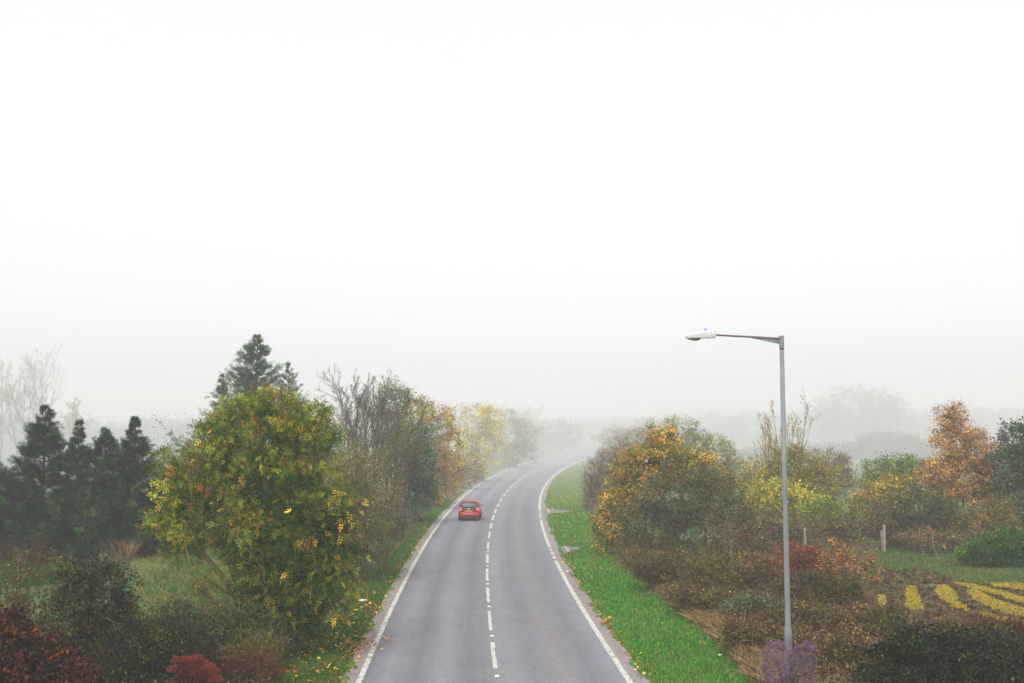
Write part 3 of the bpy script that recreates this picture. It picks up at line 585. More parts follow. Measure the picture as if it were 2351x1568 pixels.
# bare and thinning trees behind it along the verge
OL = [(3, lin(112, 108, 58)), (2, lin(92, 98, 56)), (1, lin(140, 122, 60))]
LV4 = ((11, .6, .75), (8, .55, .65), (7, .5, .6))
def b_at(name, label, xd, yt, Y, **k):
    s = float(STR(Y)); Y = Y * s; x, y = tree_at(xd, Y)
    for q, dflt in (('lsize', .1), ('rmin', .007), ('r0', .12)): k[q] = k.get(q, dflt) * s
    return bare_tree(name, label, 'tree', (x, y), hgt_at(xd, yt, Y), **k)
b_at('bare_tree', 'tallest nearly bare grey tree just right of the yellow-green tree', 822, 715, 54, stems=5, spread=.36, lv=((13, .6, .7), (9, .55, .6), (7, .5, .6)), bark='grey', r0=.11, leaf=OL, n_leaf=500, lsize=.11, rmin=.011, stem_len=.72)
b_at('bare_tree', 'bare tree with lichen yellow branches leaning over the left verge', 845, 830, 50, stems=4, spread=.5, trop=.05, lv=LV4, bark='lichen', r0=.09, leaf=OL, n_leaf=1600, lsize=.11, lean=(-.1, 0), stem_len=.72)
b_at('bare_tree', 'thin bare tree touching the right side of the yellow-green crown', 762, 900, 46, stems=3, spread=.35, lv=LV4, bark='lichen', r0=.08, leaf=OL, n_leaf=900, lsize=.11, stem_len=.72)
b_at('bare_tree', 'bare tree with fine upright twigs behind the lichen covered one', 905, 885, 66, stems=4, spread=.35, lv=LV4, bark='brown', r0=.1, leaf=OL, n_leaf=1800, lsize=.13, stem_len=.72)
b_at('bare_tree', 'faint bare tree top above the blue-green ivy clad tree', 962, 900, 92, stems=4, spread=.35, lv=LV4, bark='grey', r0=.1, leaf=OL, n_leaf=1500, lsize=.15, stem_len=.72)
BRN = [(3, lin(116, 100, 78)), (2, lin(98, 96, 62)), (2, lin(128, 118, 74)), (1, lin(88, 104, 60))]
bush('twiggy_shrub', 'tangled grey brown brushwood under the bare trees at the left verge', 'shrub', 49, [(820, 1215, 55, 75), (855, 1160, 55, 65), (790, 1150, 60, 90), (840, 1245, 32, 36), (835, 1080, 60, 70)], BRN, n=9000, size=.11, clump=.45, per=13, stems=10, base_r=1.0, r0=.03, bark='lichen', twigs=5, twig_len=.75, leafy=.8, droop=.5, tr=.009)
bush('twiggy_shrub', 'low arching dead brushwood touching the left verge grass', 'shrub', 51, [(890, 1190, 34, 42), (912, 1195, 24, 22), (855, 1262, 24, 28)], [(2, lin(100, 90, 76)), (1, lin(104, 108, 64))], n=2600, size=.1, clump=.35, per=9, stems=6, base_r=.3, r0=.016, bark='grey', twigs=5, twig_len=.8, tr=.009)
IV = [(3, lin(58, 82, 58)), (3, lin(70, 94, 66)), (1.5, lin(92, 112, 76))]
bush('ivy_tree', 'blue-green ivy clad tree standing at the bend of the left verge', 'tree', 78, [(945, 1010, 40, 55), (965, 1070, 32, 60), (925, 1060, 40, 70), (940, 1130, 40, 55), (975, 1130, 25, 40)], IV, n=13000, size=.2, clump=.4, per=24, bark='brown', parts=('trunk', 'crown'), twigs=1)
bush('leafy_tree', 'grey-green leafy tree among the bare crowns on the left', 'tree', 74, [(895, 930, 34, 42), (905, 990, 42, 60), (925, 915, 24, 32)], [(3, lin(116, 128, 88)), (2, lin(98, 112, 78)), (1, lin(138, 142, 92))], n=4200, size=.19, clump=.4, per=18, bark='grey', parts=('trunk', 'crown'), twigs=3, twig_len=.9, base=(885, 1200), inner=.4)
bush('leafy_tree', 'ochre and olive tree leaning out beyond the ivy clad one', 'tree', 98, [(1000, 980, 45, 45), (1035, 1040, 32, 70), (1020, 1090, 35, 50), (965, 960, 35, 45)], [(3, lin(158, 140, 72)), (2, lin(136, 128, 74)), (1, lin(184, 160, 68))], n=9000, size=.24, clump=.5, per=20, bark='grey', parts=('trunk', 'crown'), twigs=2, twig_len=.9, tr=.012)
bush('autumn_shrub', 'pinkish brown shrub at the foot of the ochre tree', 'shrub', 93, [(1000, 1110, 45, 45), (1015, 1060, 25, 45), (985, 1140, 35, 25)], [(3, lin(142, 108, 88)), (2, lin(150, 126, 82)), (1, lin(176, 148, 80))], n=6000, size=.18, clump=.4, per=20, bark='red', twigs=2)
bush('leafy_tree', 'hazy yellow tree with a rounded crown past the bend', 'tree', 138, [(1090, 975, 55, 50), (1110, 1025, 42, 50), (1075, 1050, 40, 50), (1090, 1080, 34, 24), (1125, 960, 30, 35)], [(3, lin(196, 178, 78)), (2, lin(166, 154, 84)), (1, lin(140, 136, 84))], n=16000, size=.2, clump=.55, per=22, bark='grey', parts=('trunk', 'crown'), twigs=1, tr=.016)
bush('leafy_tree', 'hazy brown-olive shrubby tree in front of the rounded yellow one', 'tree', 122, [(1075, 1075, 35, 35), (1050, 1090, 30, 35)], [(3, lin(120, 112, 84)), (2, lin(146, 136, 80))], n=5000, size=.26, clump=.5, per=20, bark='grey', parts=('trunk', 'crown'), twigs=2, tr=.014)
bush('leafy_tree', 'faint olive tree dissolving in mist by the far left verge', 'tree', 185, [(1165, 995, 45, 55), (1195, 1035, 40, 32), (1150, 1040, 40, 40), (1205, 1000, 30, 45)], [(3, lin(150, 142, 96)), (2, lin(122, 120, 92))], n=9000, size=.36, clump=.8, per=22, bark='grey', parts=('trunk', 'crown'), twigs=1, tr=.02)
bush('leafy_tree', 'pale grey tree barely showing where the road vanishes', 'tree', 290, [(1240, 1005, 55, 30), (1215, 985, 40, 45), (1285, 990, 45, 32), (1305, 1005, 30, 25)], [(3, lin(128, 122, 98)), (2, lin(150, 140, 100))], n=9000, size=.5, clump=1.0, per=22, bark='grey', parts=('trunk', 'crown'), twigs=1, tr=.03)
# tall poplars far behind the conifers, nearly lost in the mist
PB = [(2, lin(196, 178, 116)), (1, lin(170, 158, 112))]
LVP = ((16, .62, .7), (9, .5, .55), (6, .5, .5))
for xd, yt, t, nl in [(105, 775, 'tall faint bare tree in the mist, right of the two behind the conifers', 900), (5, 785, 'tall faint bare tree in the mist cut by the left frame edge', 900), (55, 850, 'lower faint tree with pale yellow leaves between the two tall misty ones', 5000), (165, 905, 'low faint yellowish tree at the right foot of the tall misty ones', 3500)]:
    b_at('misty_tree', t, xd, yt, 195, stems=2, spread=.2, lv=LVP, bark='grey', r0=.2, leaf=PB, n_leaf=nl, lsize=.2, trop=.1, rmin=.018, stem_len=.85, t0=.2, group='misty trees behind the conifers')

# ------------------------------------------------------------------ left foreground shrubs
bush('dark_shrub', 'big dark green shrub with twigs standing out, bottom left', 'shrub', 30, [(225, 1370, 85, 75), (195, 1320, 55, 40), (255, 1440, 75, 70), (160, 1420, 60, 80), (230, 1500, 90, 60)], [(4, lin(18, 26, 13)), (3, lin(26, 37, 17)), (1, lin(62, 68, 30)), (.3, lin(112, 92, 50))], n=15000, size=.09, clump=.22, per=22, stems=12, r0=.03, bark='lichen', twigs=2, twig_len=.6, tr=.007, base_r=.5)
bush('twiggy_shrub', 'sparse brown twiggy shrub against the green field, left edge', 'shrub', 31, [(45, 1320, 60, 70), (85, 1340, 50, 80), (10, 1390, 60, 60), (100, 1400, 50, 60)], [(2, lin(84, 72, 42)), (3, lin(70, 78, 38)), (.3, lin(140, 118, 58))], n=1500, size=.08, clump=.3, per=8, stems=16, r0=.022, bark='red', twigs=5, twig_len=.8, tr=.006, base_r=.7)
b_at('sapling', 'thin sapling with a few leaves rising above the twiggy shrub', 75, 1195, 32, stems=2, spread=.15, lv=((7, .4, .6), (3, .4, .6)), bark='pale', r0=.025, leaf=[(1, lin(128, 104, 56)), (1, lin(92, 96, 46))], n_leaf=90, lsize=.12, rmin=.006)
b_at('sapling', 'short leafy sapling poking above the dark shrub', 212, 1222, 31, stems=3, spread=.2, lv=((6, .4, .6), (3, .4, .6)), bark='pale', r0=.018, leaf=[(1, lin(102, 104, 50)), (1, lin(92, 100, 60))], n_leaf=160, lsize=.1, rmin=.005)
b_at('sapling', 'leggy sapling with pale leaf tips right of the dark shrub top', 285, 1238, 31.5, stems=3, spread=.3, lv=((6, .4, .6), (3, .4, .6)), bark='brown', r0=.018, leaf=[(1, lin(102, 104, 50)), (1, lin(124, 128, 84))], n_leaf=120, lsize=.1, rmin=.005)
bush('red_shrub', 'dark orange-red leaved shrub filling the bottom left corner', 'shrub', 25, [(30, 1500, 110, 75), (120, 1545, 90, 55), (0, 1440, 55, 45), (60, 1580, 130, 60), (180, 1590, 60, 40)], [(3, lin(66, 30, 11)), (3, lin(38, 22, 11)), (2, lin(36, 32, 13)), (1.2, lin(104, 52, 18)), (.5, lin(64, 20, 16))], n=17000, size=.085, shape=WIDE, clump=.2, per=24, bark='dark', twigs=1, twig_len=.3, droop=.6, top=(.85, [(1, lin(84, 20, 22)), (1, lin(72, 28, 20))], .5))
UG = [(3, lin(30, 48, 22)), (2, lin(56, 84, 44)), (1.5, lin(58, 62, 26)), (.8, lin(112, 108, 46)), (.4, lin(150, 132, 40))]
bush('green_shrub', 'green leafy undergrowth below the left side of the big tree', 'shrub', 32, [(470, 1450, 80, 40), (545, 1440, 75, 55), (600, 1470, 50, 50), (400, 1430, 60, 45)], UG, n=14000, size=.085, clump=.22, per=20, stems=14, r0=.02, bark='grey', twigs=2, twig_len=.5, base_r=1.2, tr=.006)
bush('yellow_shrub', 'small yellow-green leaved shrub between the big tree trunk and the undergrowth', 'shrub', 31, [(600, 1500, 40, 45), (560, 1490, 40, 30)], [(3, lin(98, 90, 30)), (2, lin(76, 80, 32)), (1, lin(124, 108, 36))], n=5000, size=.07, clump=.2, per=20, stems=8, r0=.015, twigs=2, tr=.006)
bush('maroon_shrub', 'low maroon stemmed scrub at the edge of the left verge grass', 'shrub', 29.5, [(600, 1535, 50, 30), (560, 1545, 40, 25), (520, 1520, 30, 20)], [(3, lin(78, 38, 34)), (2, lin(92, 52, 40)), (1, lin(84, 76, 40))], n=3600, size=.06, clump=.2, per=14, stems=10, r0=.012, bark='red', twigs=4, twig_len=.5, tr=.006, base_r=.5)
bush('twiggy_shrub', 'olive twiggy scrub with arching stems between dark shrub and red flower heads', 'shrub', 29, [(340, 1500, 80, 55), (400, 1470, 60, 40), (310, 1560, 80, 40), (430, 1530, 70, 45)], [(3, lin(38, 43, 18)), (2, lin(26, 36, 15)), (1, lin(104, 98, 38))], n=9000, size=.075, clump=.25, per=14, stems=12, r0=.016, bark='dark', twigs=3, twig_len=.7, tr=.006, base_r=1.0)

# ------------------------------------------------------------------ right of the road
TH = [(3, lin(112, 96, 80)), (2, lin(100, 92, 70)), (1, lin(128, 116, 82))]
bush('twiggy_shrub', 'brown bare hedge shrub beside the right verge, left of the golden tree', 'shrub', 88, [(1395, 1110, 52, 55), (1440, 1085, 52, 60), (1375, 1140, 36, 40)], TH, n=10000, size=.14, clump=.5, per=16, stems=14, base_r=1.6, r0=.04, bark='brown', twigs=4, twig_len=1.1, tr=.013)
bush('twiggy_shrub', 'misty brown hedge shrub behind the first at the right verge', 'shrub', 116, [(1400, 1075, 42, 42), (1440, 1050, 50, 50), (1485, 1035, 45, 45)], TH, n=8000, size=.18, clump=.6, per=16, stems=12, base_r=1.6, r0=.05, bark='brown', twigs=4, twig_len=.9, tr=.013)
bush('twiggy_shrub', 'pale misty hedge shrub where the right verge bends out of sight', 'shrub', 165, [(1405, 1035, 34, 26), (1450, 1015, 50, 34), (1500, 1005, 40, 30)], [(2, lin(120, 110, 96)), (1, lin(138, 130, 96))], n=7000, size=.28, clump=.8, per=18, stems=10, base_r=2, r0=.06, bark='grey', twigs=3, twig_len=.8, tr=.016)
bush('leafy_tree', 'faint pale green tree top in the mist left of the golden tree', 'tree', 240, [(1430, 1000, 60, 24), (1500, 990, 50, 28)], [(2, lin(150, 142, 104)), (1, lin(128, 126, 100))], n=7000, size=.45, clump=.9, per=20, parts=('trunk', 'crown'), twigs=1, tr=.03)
GOLD = [(3, lin(186, 152, 66)), (2.5, lin(156, 138, 64)), (3, lin(118, 120, 54)), (.7, lin(176, 124, 66)), (2.4, lin(80, 94, 46))]
bush('maple_tree', 'golden yellow leaved tree rounding the right verge', 'tree', 60, [(1515, 1025, 50, 42), (1480, 1075, 65, 55), (1545, 1065, 70, 50), (1435, 1135, 55, 60), (1600, 1085, 50, 40), (1640, 1105, 45, 35), (1405, 1200, 42, 55), (1410, 1250, 38, 32)], GOLD, n=40000, size=.12, shape=WIDE, clump=.36, per=30, lump=.16, bark='brown', parts=('trunk', 'crown'), stems=9, base=(1500, 1266), twigs=1, tr=.01)
HAW = [(3, lin(66, 80, 46)), (3, lin(88, 96, 58)), (2, lin(92, 82, 56)), (1, lin(104, 106, 60)), (.5, lin(124, 92, 54))]
bush('hawthorn_shrub', 'large dull green thicket growing in front of the golden tree', 'shrub', 56, [(1560, 1140, 100, 80), (1640, 1150, 75, 75), (1500, 1200, 80, 75), (1590, 1220, 110, 70), (1690, 1205, 60, 65), (1455, 1260, 50, 40)], HAW, n=34000, size=.13, clump=.36, per=26, stems=14, base_r=1.8, bark='brown', twigs=2, twig_len=.5, side=(.78, [(2, lin(120, 74, 62)), (1, lin(98, 82, 56))], .5, .55), tr=.009)
bush('hawthorn_shrub', 'grey-green tree-like shrub showing behind the golden tree on its right', 'shrub', 96, [(1560, 1005, 50, 42), (1590, 1040, 50, 60), (1640, 1045, 45, 55), (1670, 1070, 35, 40)], [(3, lin(118, 124, 92)), (2, lin(134, 134, 92)), (1, lin(150, 140, 90))], n=13000, size=.18, clump=.42, per=22, bark='grey', twigs=2, twig_len=.7, base=(1610, 1183), base_r=.8, tr=.012)
b_at('bare_tree', 'slim upright tree with thin yellowing twigs behind the lamp post', 1778, 928, 74, stems=6, spread=.22, lv=((12, .45, .45), (6, .45, .5)), bark='lichen', r0=.07, leaf=[(2, lin(164, 150, 74)), (1, lin(140, 128, 70))], n_leaf=1000, lsize=.16, trop=.25, stem_len=.95, rmin=.012)
OLY = [(3, lin(138, 128, 64)), (3, lin(120, 116, 62)), (2, lin(156, 146, 62)), (1, lin(124, 104, 70))]
bush('yellow_shrub', 'tall olive-yellow shrub around the foot of the slim upright tree', 'shrub', 74, [(1770, 1090, 75, 45), (1830, 1080, 70, 55), (1880, 1110, 55, 50), (1730, 1120, 50, 40)], OLY, n=14000, size=.17, clump=.42, per=20, stems=12, base_r=2, bark='lichen', twigs=3, twig_len=.9, tr=.011)
bush('yellow_shrub', 'bright lime yellow shrub just left of the lamp post pole', 'shrub', 69, [(1775, 1130, 70, 28), (1740, 1155, 45, 30), (1840, 1155, 55, 30)], [(3, lin(172, 164, 52)), (2, lin(148, 146, 52)), (1, lin(112, 116, 52))], n=9000, size=.16, clump=.35, per=20, stems=10, base_r=1.6, twigs=1, tr=.01)
bush('green_shrub', 'fresh green shrub at the right of the lamp post below the lime yellow one', 'shrub', 66, [(1890, 1180, 45, 38), (1855, 1195, 40, 32), (1920, 1215, 35, 28)], [(3, lin(98, 116, 48)), (2, lin(128, 132, 52)), (1, lin(76, 92, 44))], n=8000, size=.15, clump=.33, per=20, twigs=1, base_r=1)
bush('brown_shrub', 'rounded misty brown shrub right of the lamp post', 'shrub', 92, [(1910, 1075, 42, 40), (1880, 1110, 40, 45), (1930, 1110, 35, 40)], [(3, lin(124, 104, 84)), (2, lin(110, 98, 76)), (1, lin(128, 122, 82))], n=9000, size=.18, clump=.42, per=20, bark='brown', twigs=3, twig_len=.7, base_r=1, tr=.012)
bush('green_shrub', 'mid green shrub to the left of the orange tree', 'shrub', 78, [(2030, 1085, 50, 35), (2080, 1075, 50, 32), (2000, 1115, 40, 30)], [(3, lin(92, 112, 60)), (2, lin(112, 126, 66)), (1, lin(128, 122, 70))], n=10000, size=.17, clump=.4, per=20, twigs=1, base_r=1.4)
bush('yellow_shrub', 'yellow spotted green shrub below the mid green one', 'shrub', 71, [(2040, 1135, 60, 38), (1990, 1160, 45, 40), (2085, 1120, 40, 35)], [(3, lin(88, 100, 50)), (2, lin(168, 152, 58)), (2, lin(128, 124, 56)), (1, lin(190, 142, 50))], n=9000, size=.17, clump=.36, per=18, twigs=2, base_r=1.2, tr=.01)
bush('orange_tree', 'orange leaved autumn tree on the right, pointed top', 'tree', 68, [(2188, 962, 30, 36), (2192, 1010, 52, 50), (2240, 1040, 54, 50), (2215, 1085, 70, 50), (2150, 1085, 46, 38), (2265, 1105, 42, 48), (2280, 1140, 30, 36), (2225, 1135, 60, 34), (2160, 1120, 40, 30)], [(4, lin(172, 132, 78)), (3, lin(152, 118, 80)), (2, lin(188, 152, 80)), (1.5, lin(134, 106, 80))], n=24000, size=.115, shape=WIDE, clump=.36, per=22, inner=.25, bark='dark', parts=('trunk', 'crown'), stems=8, base=(2215, 1232), base_r=.3, twigs=2, twig_len=.7, top=(.85, [(2, lin(170, 124, 84)), (1, lin(150, 110, 80))], .7), droop=.3, tr=.011)
bush('dark_tree', 'dark green tree cut by the right frame edge', 'tree', 66, [(2335, 1010, 38, 48), (2325, 1075, 52, 60), (2340, 1150, 55, 70), (2380, 1080, 50, 100)], [(4, lin(52, 66, 42)), (3, lin(66, 82, 48)), (1, lin(96, 100, 52))], n=16000, size=.18, clump=.36, per=22, bark='dark', parts=('trunk', 'crown'), twigs=1, base=(2345, 1240))
bush('dark_shrub', 'wide dark green bramble bank under the orange tree', 'shrub', 63, [(2110, 1165, 70, 45), (2180, 1195, 75, 42), (2150, 1215, 85, 42), (2060, 1200, 50, 45), (2230, 1215, 50, 35)], [(4, lin(62, 70, 44)), (2, lin(82, 88, 50)), (1.5, lin(88, 78, 52)), (.6, lin(138, 126, 56))], n=24000, size=.14, clump=.36, per=24, stems=12, base_r=2, bark='brown', twigs=1)
bush('olive_shrub', 'olive feathery shrub in front of the dark tree at the right', 'shrub', 61, [(2265, 1195, 50, 42), (2300, 1180, 40, 40), (2240, 1220, 40, 30)], [(3, lin(96, 94, 52)), (2, lin(110, 104, 56)), (1, lin(136, 104, 54))], n=9000, size=.12, clump=.36, per=20, bark='dark', twigs=2, base=(2268, 1275), base_r=.3, r0=.05)
BRM = [(3, lin(116, 94, 78)), (3, lin(78, 64, 54)), (3, lin(90, 98, 54)), (1.5, lin(138, 124, 74))]
for t, Y, bl in [('purple brown bramble mound left of the lamp post, behind the red bush', 59, [(1740, 1215, 70, 40), (1800, 1220, 60, 35), (1780, 1240, 60, 25)]),
                 ('purple brown bramble mound between the two groups of fence posts', 62, [(1890, 1215, 55, 38), (1940, 1225, 50, 30), (1960, 1205, 40, 30)]),
                 ('brown bramble mound behind the tall pale fence post', 63, [(2030, 1205, 50, 40), (2080, 1215, 50, 35)]),
                 ('thin brown bramble scrub along the far edge of the allotment', 60, [(2120, 1240, 60, 22), (2190, 1240, 55, 20), (2250, 1245, 40, 20), (2330, 1235, 50, 30)])]:
    bush('bramble_shrub', t, 'bramble', Y, bl, BRM, n=8500, size=.12, clump=.34, per=20, stems=9, base_r=1.5, r0=.02, bark='red', twigs=3, twig_len=.6, tr=.009, group='brown bramble mounds')
bush('red_shrub', 'round rust red shrub beside the lamp post', 'shrub', 50, [(1815, 1290, 48, 38), (1855, 1290, 42, 36), (1780, 1310, 30, 22), (1870, 1310, 25, 25)], [(4, lin(122, 64, 42)), (3, lin(100, 56, 40)), (1.5, lin(150, 88, 46)), (1, lin(92, 70, 42))], n=11000, size=.1, clump=.26, per=22, stems=14, base_r=.7, bark='red', twigs=3, twig_len=.35, tr=.008)
bush('orange_sapling', 'loose orange leaved sapling between rust red shrub and lawn', 'tree', 49, [(1920, 1275, 32, 35), (1965, 1290, 40, 35), (1905, 1300, 30, 30), (2000, 1310, 30, 25)], [(3, lin(180, 122, 70)), (2, lin(104, 104, 58)), (1, lin(150, 94, 62)), (1, lin(84, 92, 54))], n=2000, size=.12, clump=.22, per=9, stems=10, base_r=.9, r0=.018, bark='brown', parts=('trunk', 'crown'), twigs=3, twig_len=.45, tr=.008)
bush('laurel_shrub', 'bright green upright shrub block at the right edge of the allotment', 'shrub', 54, [(2235, 1280, 32, 34), (2280, 1268, 45, 42), (2330, 1262, 45, 45), (2375, 1268, 45, 45)], [(3, lin(48, 82, 30)), (3, lin(62, 100, 36)), (1, lin(88, 124, 48)), (1.5, lin(34, 58, 26))], n=15000, size=.15, clump=.25, per=22, stems=16, base_r=1.5, r0=.02, bark='brown', twigs=1, droop=-.9, tight=.7)
for xd, Y, yt, t in [(2140, 57, 1192, 'thin young fruit tree nearest the tall fence post'), (2178, 56, 1205, 'leaning thin young fruit tree in the middle of the allotment edge'), (2222, 58, 1185, 'thin bare young tree just left of the bright green shrubs'), (2105, 58, 1210, 'thin grey stemmed young tree right of the tall fence post')]:
    b_at('young_tree', t, xd, yt, Y, stems=1, spread=.5, lv=((8, .5, .8), (4, .5, .7)), bark='pale', r0=.035, leaf=[(1, lin(150, 96, 64)), (1, lin(92, 100, 66))], n_leaf=160, lsize=.13, rmin=.008, t0=.4, group='young fruit trees in the allotment')
# brambles of the near right bank
DB = [(3, lin(54, 60, 32)), (2, lin(70, 78, 38)), (1.5, lin(96, 92, 42)), (1.5, lin(84, 62, 48))]
BB = [(3, lin(108, 86, 64)), (3, lin(66, 52, 42)), (3, lin(88, 96, 46)), (1.2, lin(148, 128, 74))]
for t, Y, bl, pal, n in [
    ('dull green bramble spilling onto the verge below the thicket', 46, [(1480, 1290, 60, 28), (1550, 1300, 65, 35), (1510, 1310, 50, 25)], [(3, lin(78, 84, 52)), (2, lin(98, 84, 58)), (1, lin(136, 112, 54))], 11000),
    ('yellow-green leafed bramble standing up in the brown scrub', 44, [(1625, 1300, 42, 38), (1640, 1340, 50, 28), (1600, 1350, 40, 25)], [(3, lin(90, 90, 40)), (2, lin(66, 72, 36)), (1, lin(128, 112, 46))], 9000),
    ('brown bramble mound between the yellow-green one and the rust red shrub', 45, [(1710, 1300, 60, 35), (1760, 1330, 55, 30), (1690, 1335, 45, 28)], BB, 9500),
    ('dark green bramble mound right of the lamp post, below the rust red shrub', 41.5, [(1860, 1350, 60, 34), (1920, 1355, 55, 32), (1820, 1365, 45, 28), (1950, 1380, 40, 25)], DB, 13000),
    ('brown scrub mound in front of the yellow-green bramble', 40, [(1600, 1375, 50, 25), (1660, 1385, 55, 28), (1560, 1360, 35, 18)], BB, 8500),
    ('grey-green nettle patch left of the lamp post', 38.5, [(1715, 1395, 55, 26), (1760, 1400, 40, 26)], [(3, lin(92, 108, 78)), (2, lin(72, 88, 56)), (1, lin(120, 130, 104))], 8000),
    ('brown and green bramble mound at the lamp post', 37, [(1830, 1420, 70, 34), (1760, 1440, 50, 26), (1890, 1430, 50, 30)], BB + [(2, lin(66, 72, 38))], 12000),
    ('dusky bramble mound between lamp post and straw strips', 36, [(1970, 1430, 60, 34), (2030, 1425, 40, 26), (1930, 1460, 50, 28)], BB + [(2, lin(72, 78, 42))], 10500),
    ('nearest brown bramble mound, right of the purple flowers', 31, [(1930, 1500, 60, 40), (1900, 1545, 70, 40), (1980, 1540, 60, 45)], BB + [(1, lin(76, 76, 40))], 12000),
    ('brown scrub mound behind the purple flowers', 33.5, [(1740, 1470, 50, 28), (1820, 1490, 60, 32), (1690, 1450, 35, 20)], BB + [(1, lin(130, 108, 76))], 10000)]:
    bush('bramble_shrub', t, 'bramble', Y, bl, pal, n=n, size=.09, clump=.24, per=20, stems=9, base_r=.9, r0=.016, bark='red', twigs=3, twig_len=.55, tr=.007, group='brambles of the near right bank')
bush('dark_shrub', 'big dark green bramble with loose arching shoots, bottom right', 'shrub', 27, [(2120, 1488, 85, 58), (2200, 1505, 90, 68), (2050, 1530, 75, 58), (2280, 1520, 80, 70), (2150, 1560, 130, 60), (2350, 1560, 70, 70)], [(4, lin(17, 27, 14)), (3, lin(24, 38, 15)), (1.5, lin(50, 66, 26)), (.5, lin(96, 84, 40)), (1, lin(38, 28, 21))], n=26000, size=.085, shape=WIDE, clump=.22, per=22, stems=14, base_r=1.2, r0=.018, bark='brown', twigs=2, twig_len=.6, tr=.006)
bush('maroon_shrub', 'low maroon bramble at the bottom right corner', 'shrub', 28.5, [(2320, 1465, 50, 35), (2370, 1490, 50, 50), (2270, 1440, 40, 20)], [(3, lin(78, 50, 48)), (2, lin(62, 54, 40)), (1, lin(96, 88, 44))], n=6000, size=.08, clump=.24, per=16, stems=10, base_r=.8, r0=.015, bark='red', twigs=4, twig_len=.6, tr=.006)
bush('dead_shrub', 'pale dead branches bleached on the front of the large thicket', 'shrub', 51, [(1650, 1210, 40, 30), (1680, 1230, 30, 25)], [(1, lin(130, 112, 96))], n=140, size=.08, clump=.3, per=4, stems=6, base=(1675, 1300), base_r=.4, r0=.025, bark='tan', twigs=3, twig_len=.9, tr=.008)
bank_r = [hit(*p) for p in [(1425, 1300), (1560, 1270), (1760, 1255), (2010, 1262), (1960, 1330), (1930, 1400), (2010, 1435), (2180, 1460), (2420, 1540), (2420, 1640), (1760, 1640), (1690, 1530), (1620, 1460), (1540, 1395), (1480, 1345)]]
p = poly_sample(bank_r, 60000); n = len(p); p[:, 2] += rng.gamma(2, .11, n).clip(.02, .9)
stuff(build('undergrowth', [leaves(QUAD, p, rdir(n) + np.array([0, 0, -.1]), rng.uniform(.06, .14, n), jitter(pick([(4, lin(92, 70, 56)), (3, lin(74, 58, 48)), (2, lin(86, 82, 48)), (1.5, lin(66, 74, 40)), (1, lin(122, 98, 68))], n), .3)),
       (*tubes(curves(poly_sample(bank_r, 5000) , rdir(5000) * [1, 1, .3] + np.array([0, 0, .8]), rng.uniform(.5, 1.3, 5000), 5, .2, 0, .9), np.full((5000, 5), .007), 3), BARK_C['tan'])], LEAF), 'low brown and green undergrowth covering the right bank', 'undergrowth')
ul = [hit(*p) for p in [(-30, 1420), (130, 1440), (330, 1440), (420, 1410), (560, 1400), (640, 1480), (620, 1640), (-30, 1640)]]
p = poly_sample(ul, 30000); n = len(p); p[:, 2] += rng.gamma(2, .1, n).clip(.02, .8)
q = poly_sample(ul, 2600)
stuff(build('undergrowth', [leaves(QUAD, p, rdir(n), rng.uniform(.06, .14, n), jitter(pick([(3, lin(38, 52, 24)), (2, lin(54, 46, 28)), (1.5, lin(76, 86, 38)), (1, lin(116, 96, 52))], n), .3)),
       (*tubes(curves(q, rdir(2600) * [1, 1, .3] + np.array([0, 0, .8]), rng.uniform(.4, 1.3, 2600), 5, .2, 0, .9), np.full((2600, 5), .0045), 3), BARK_C['brown'])], LEAF), 'tangled green and brown undergrowth between the shrubs at the bottom left', 'undergrowth')
# misty woodland far off, and one great dome of a tree
def far_mass(name, Y, bl, pal, n, size, clump):
    bw = blobs_world(bl, Y, .6); cp, co = sample_blobs(bw, n // 12, .5); i = rng.integers(0, len(cp), n); pos = cp[i] + rng.normal(size=(n, 3)) * clump
    return build(name, [leaves(WIDE, pos, rdir(n), size * rng.uniform(.6, 1.4, n), jitter(pick(pal, len(cp))[i], .15))], LEAF)
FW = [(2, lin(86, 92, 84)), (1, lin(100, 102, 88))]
stuff(far_mass('distant_woodland', 1300, [(1750, 985, 110, 35), (1850, 980, 90, 40), (2080, 985, 120, 40), (2200, 980, 120, 42), (2330, 980, 120, 45), (2450, 980, 120, 45), (1640, 985, 80, 32)], FW, 60000, 1.9, 3.0), 'grey blurred line of distant woodland along the right horizon', 'woodland')
stuff(far_mass('distant_woodland', 950, [(-60, 1000, 120, 45), (80, 1000, 100, 40), (220, 1005, 100, 35), (360, 1000, 90, 36), (480, 1000, 90, 36)], FW, 36000, 1.5, 2.6), 'grey blurred line of distant woodland behind the dark conifers', 'woodland')
stuff(far_mass('distant_woodland', 1450, [(1080, 975, 130, 40), (1250, 985, 120, 22), (1400, 985, 120, 24), (1540, 982, 90, 28), (1150, 965, 80, 30)], FW, 40000, 2.0, 3.2), 'faintest woodland where the road melts into the mist', 'woodland')
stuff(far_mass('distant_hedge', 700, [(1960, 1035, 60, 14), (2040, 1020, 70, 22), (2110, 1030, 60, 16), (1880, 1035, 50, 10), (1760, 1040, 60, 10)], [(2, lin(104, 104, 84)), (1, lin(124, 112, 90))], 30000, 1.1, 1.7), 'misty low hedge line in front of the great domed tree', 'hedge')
bush('domed_tree', 'huge rounded tree, a pale grey dome in the mist', 'tree', 350, [(1975, 945, 95, 62), (1905, 970, 45, 55), (2045, 965, 42, 52), (1975, 990, 110, 40)], [(2, lin(84, 92, 88)), (1, lin(96, 100, 92))], n=60000, size=.3, shape=WIDE, clump=.75, per=20, inner=.6, stems=7, r0=.25, base_r=.4, base=(1975, 1023), parts=('trunk', 'crown'), twigs=1, twig_len=.6, tr=.025)

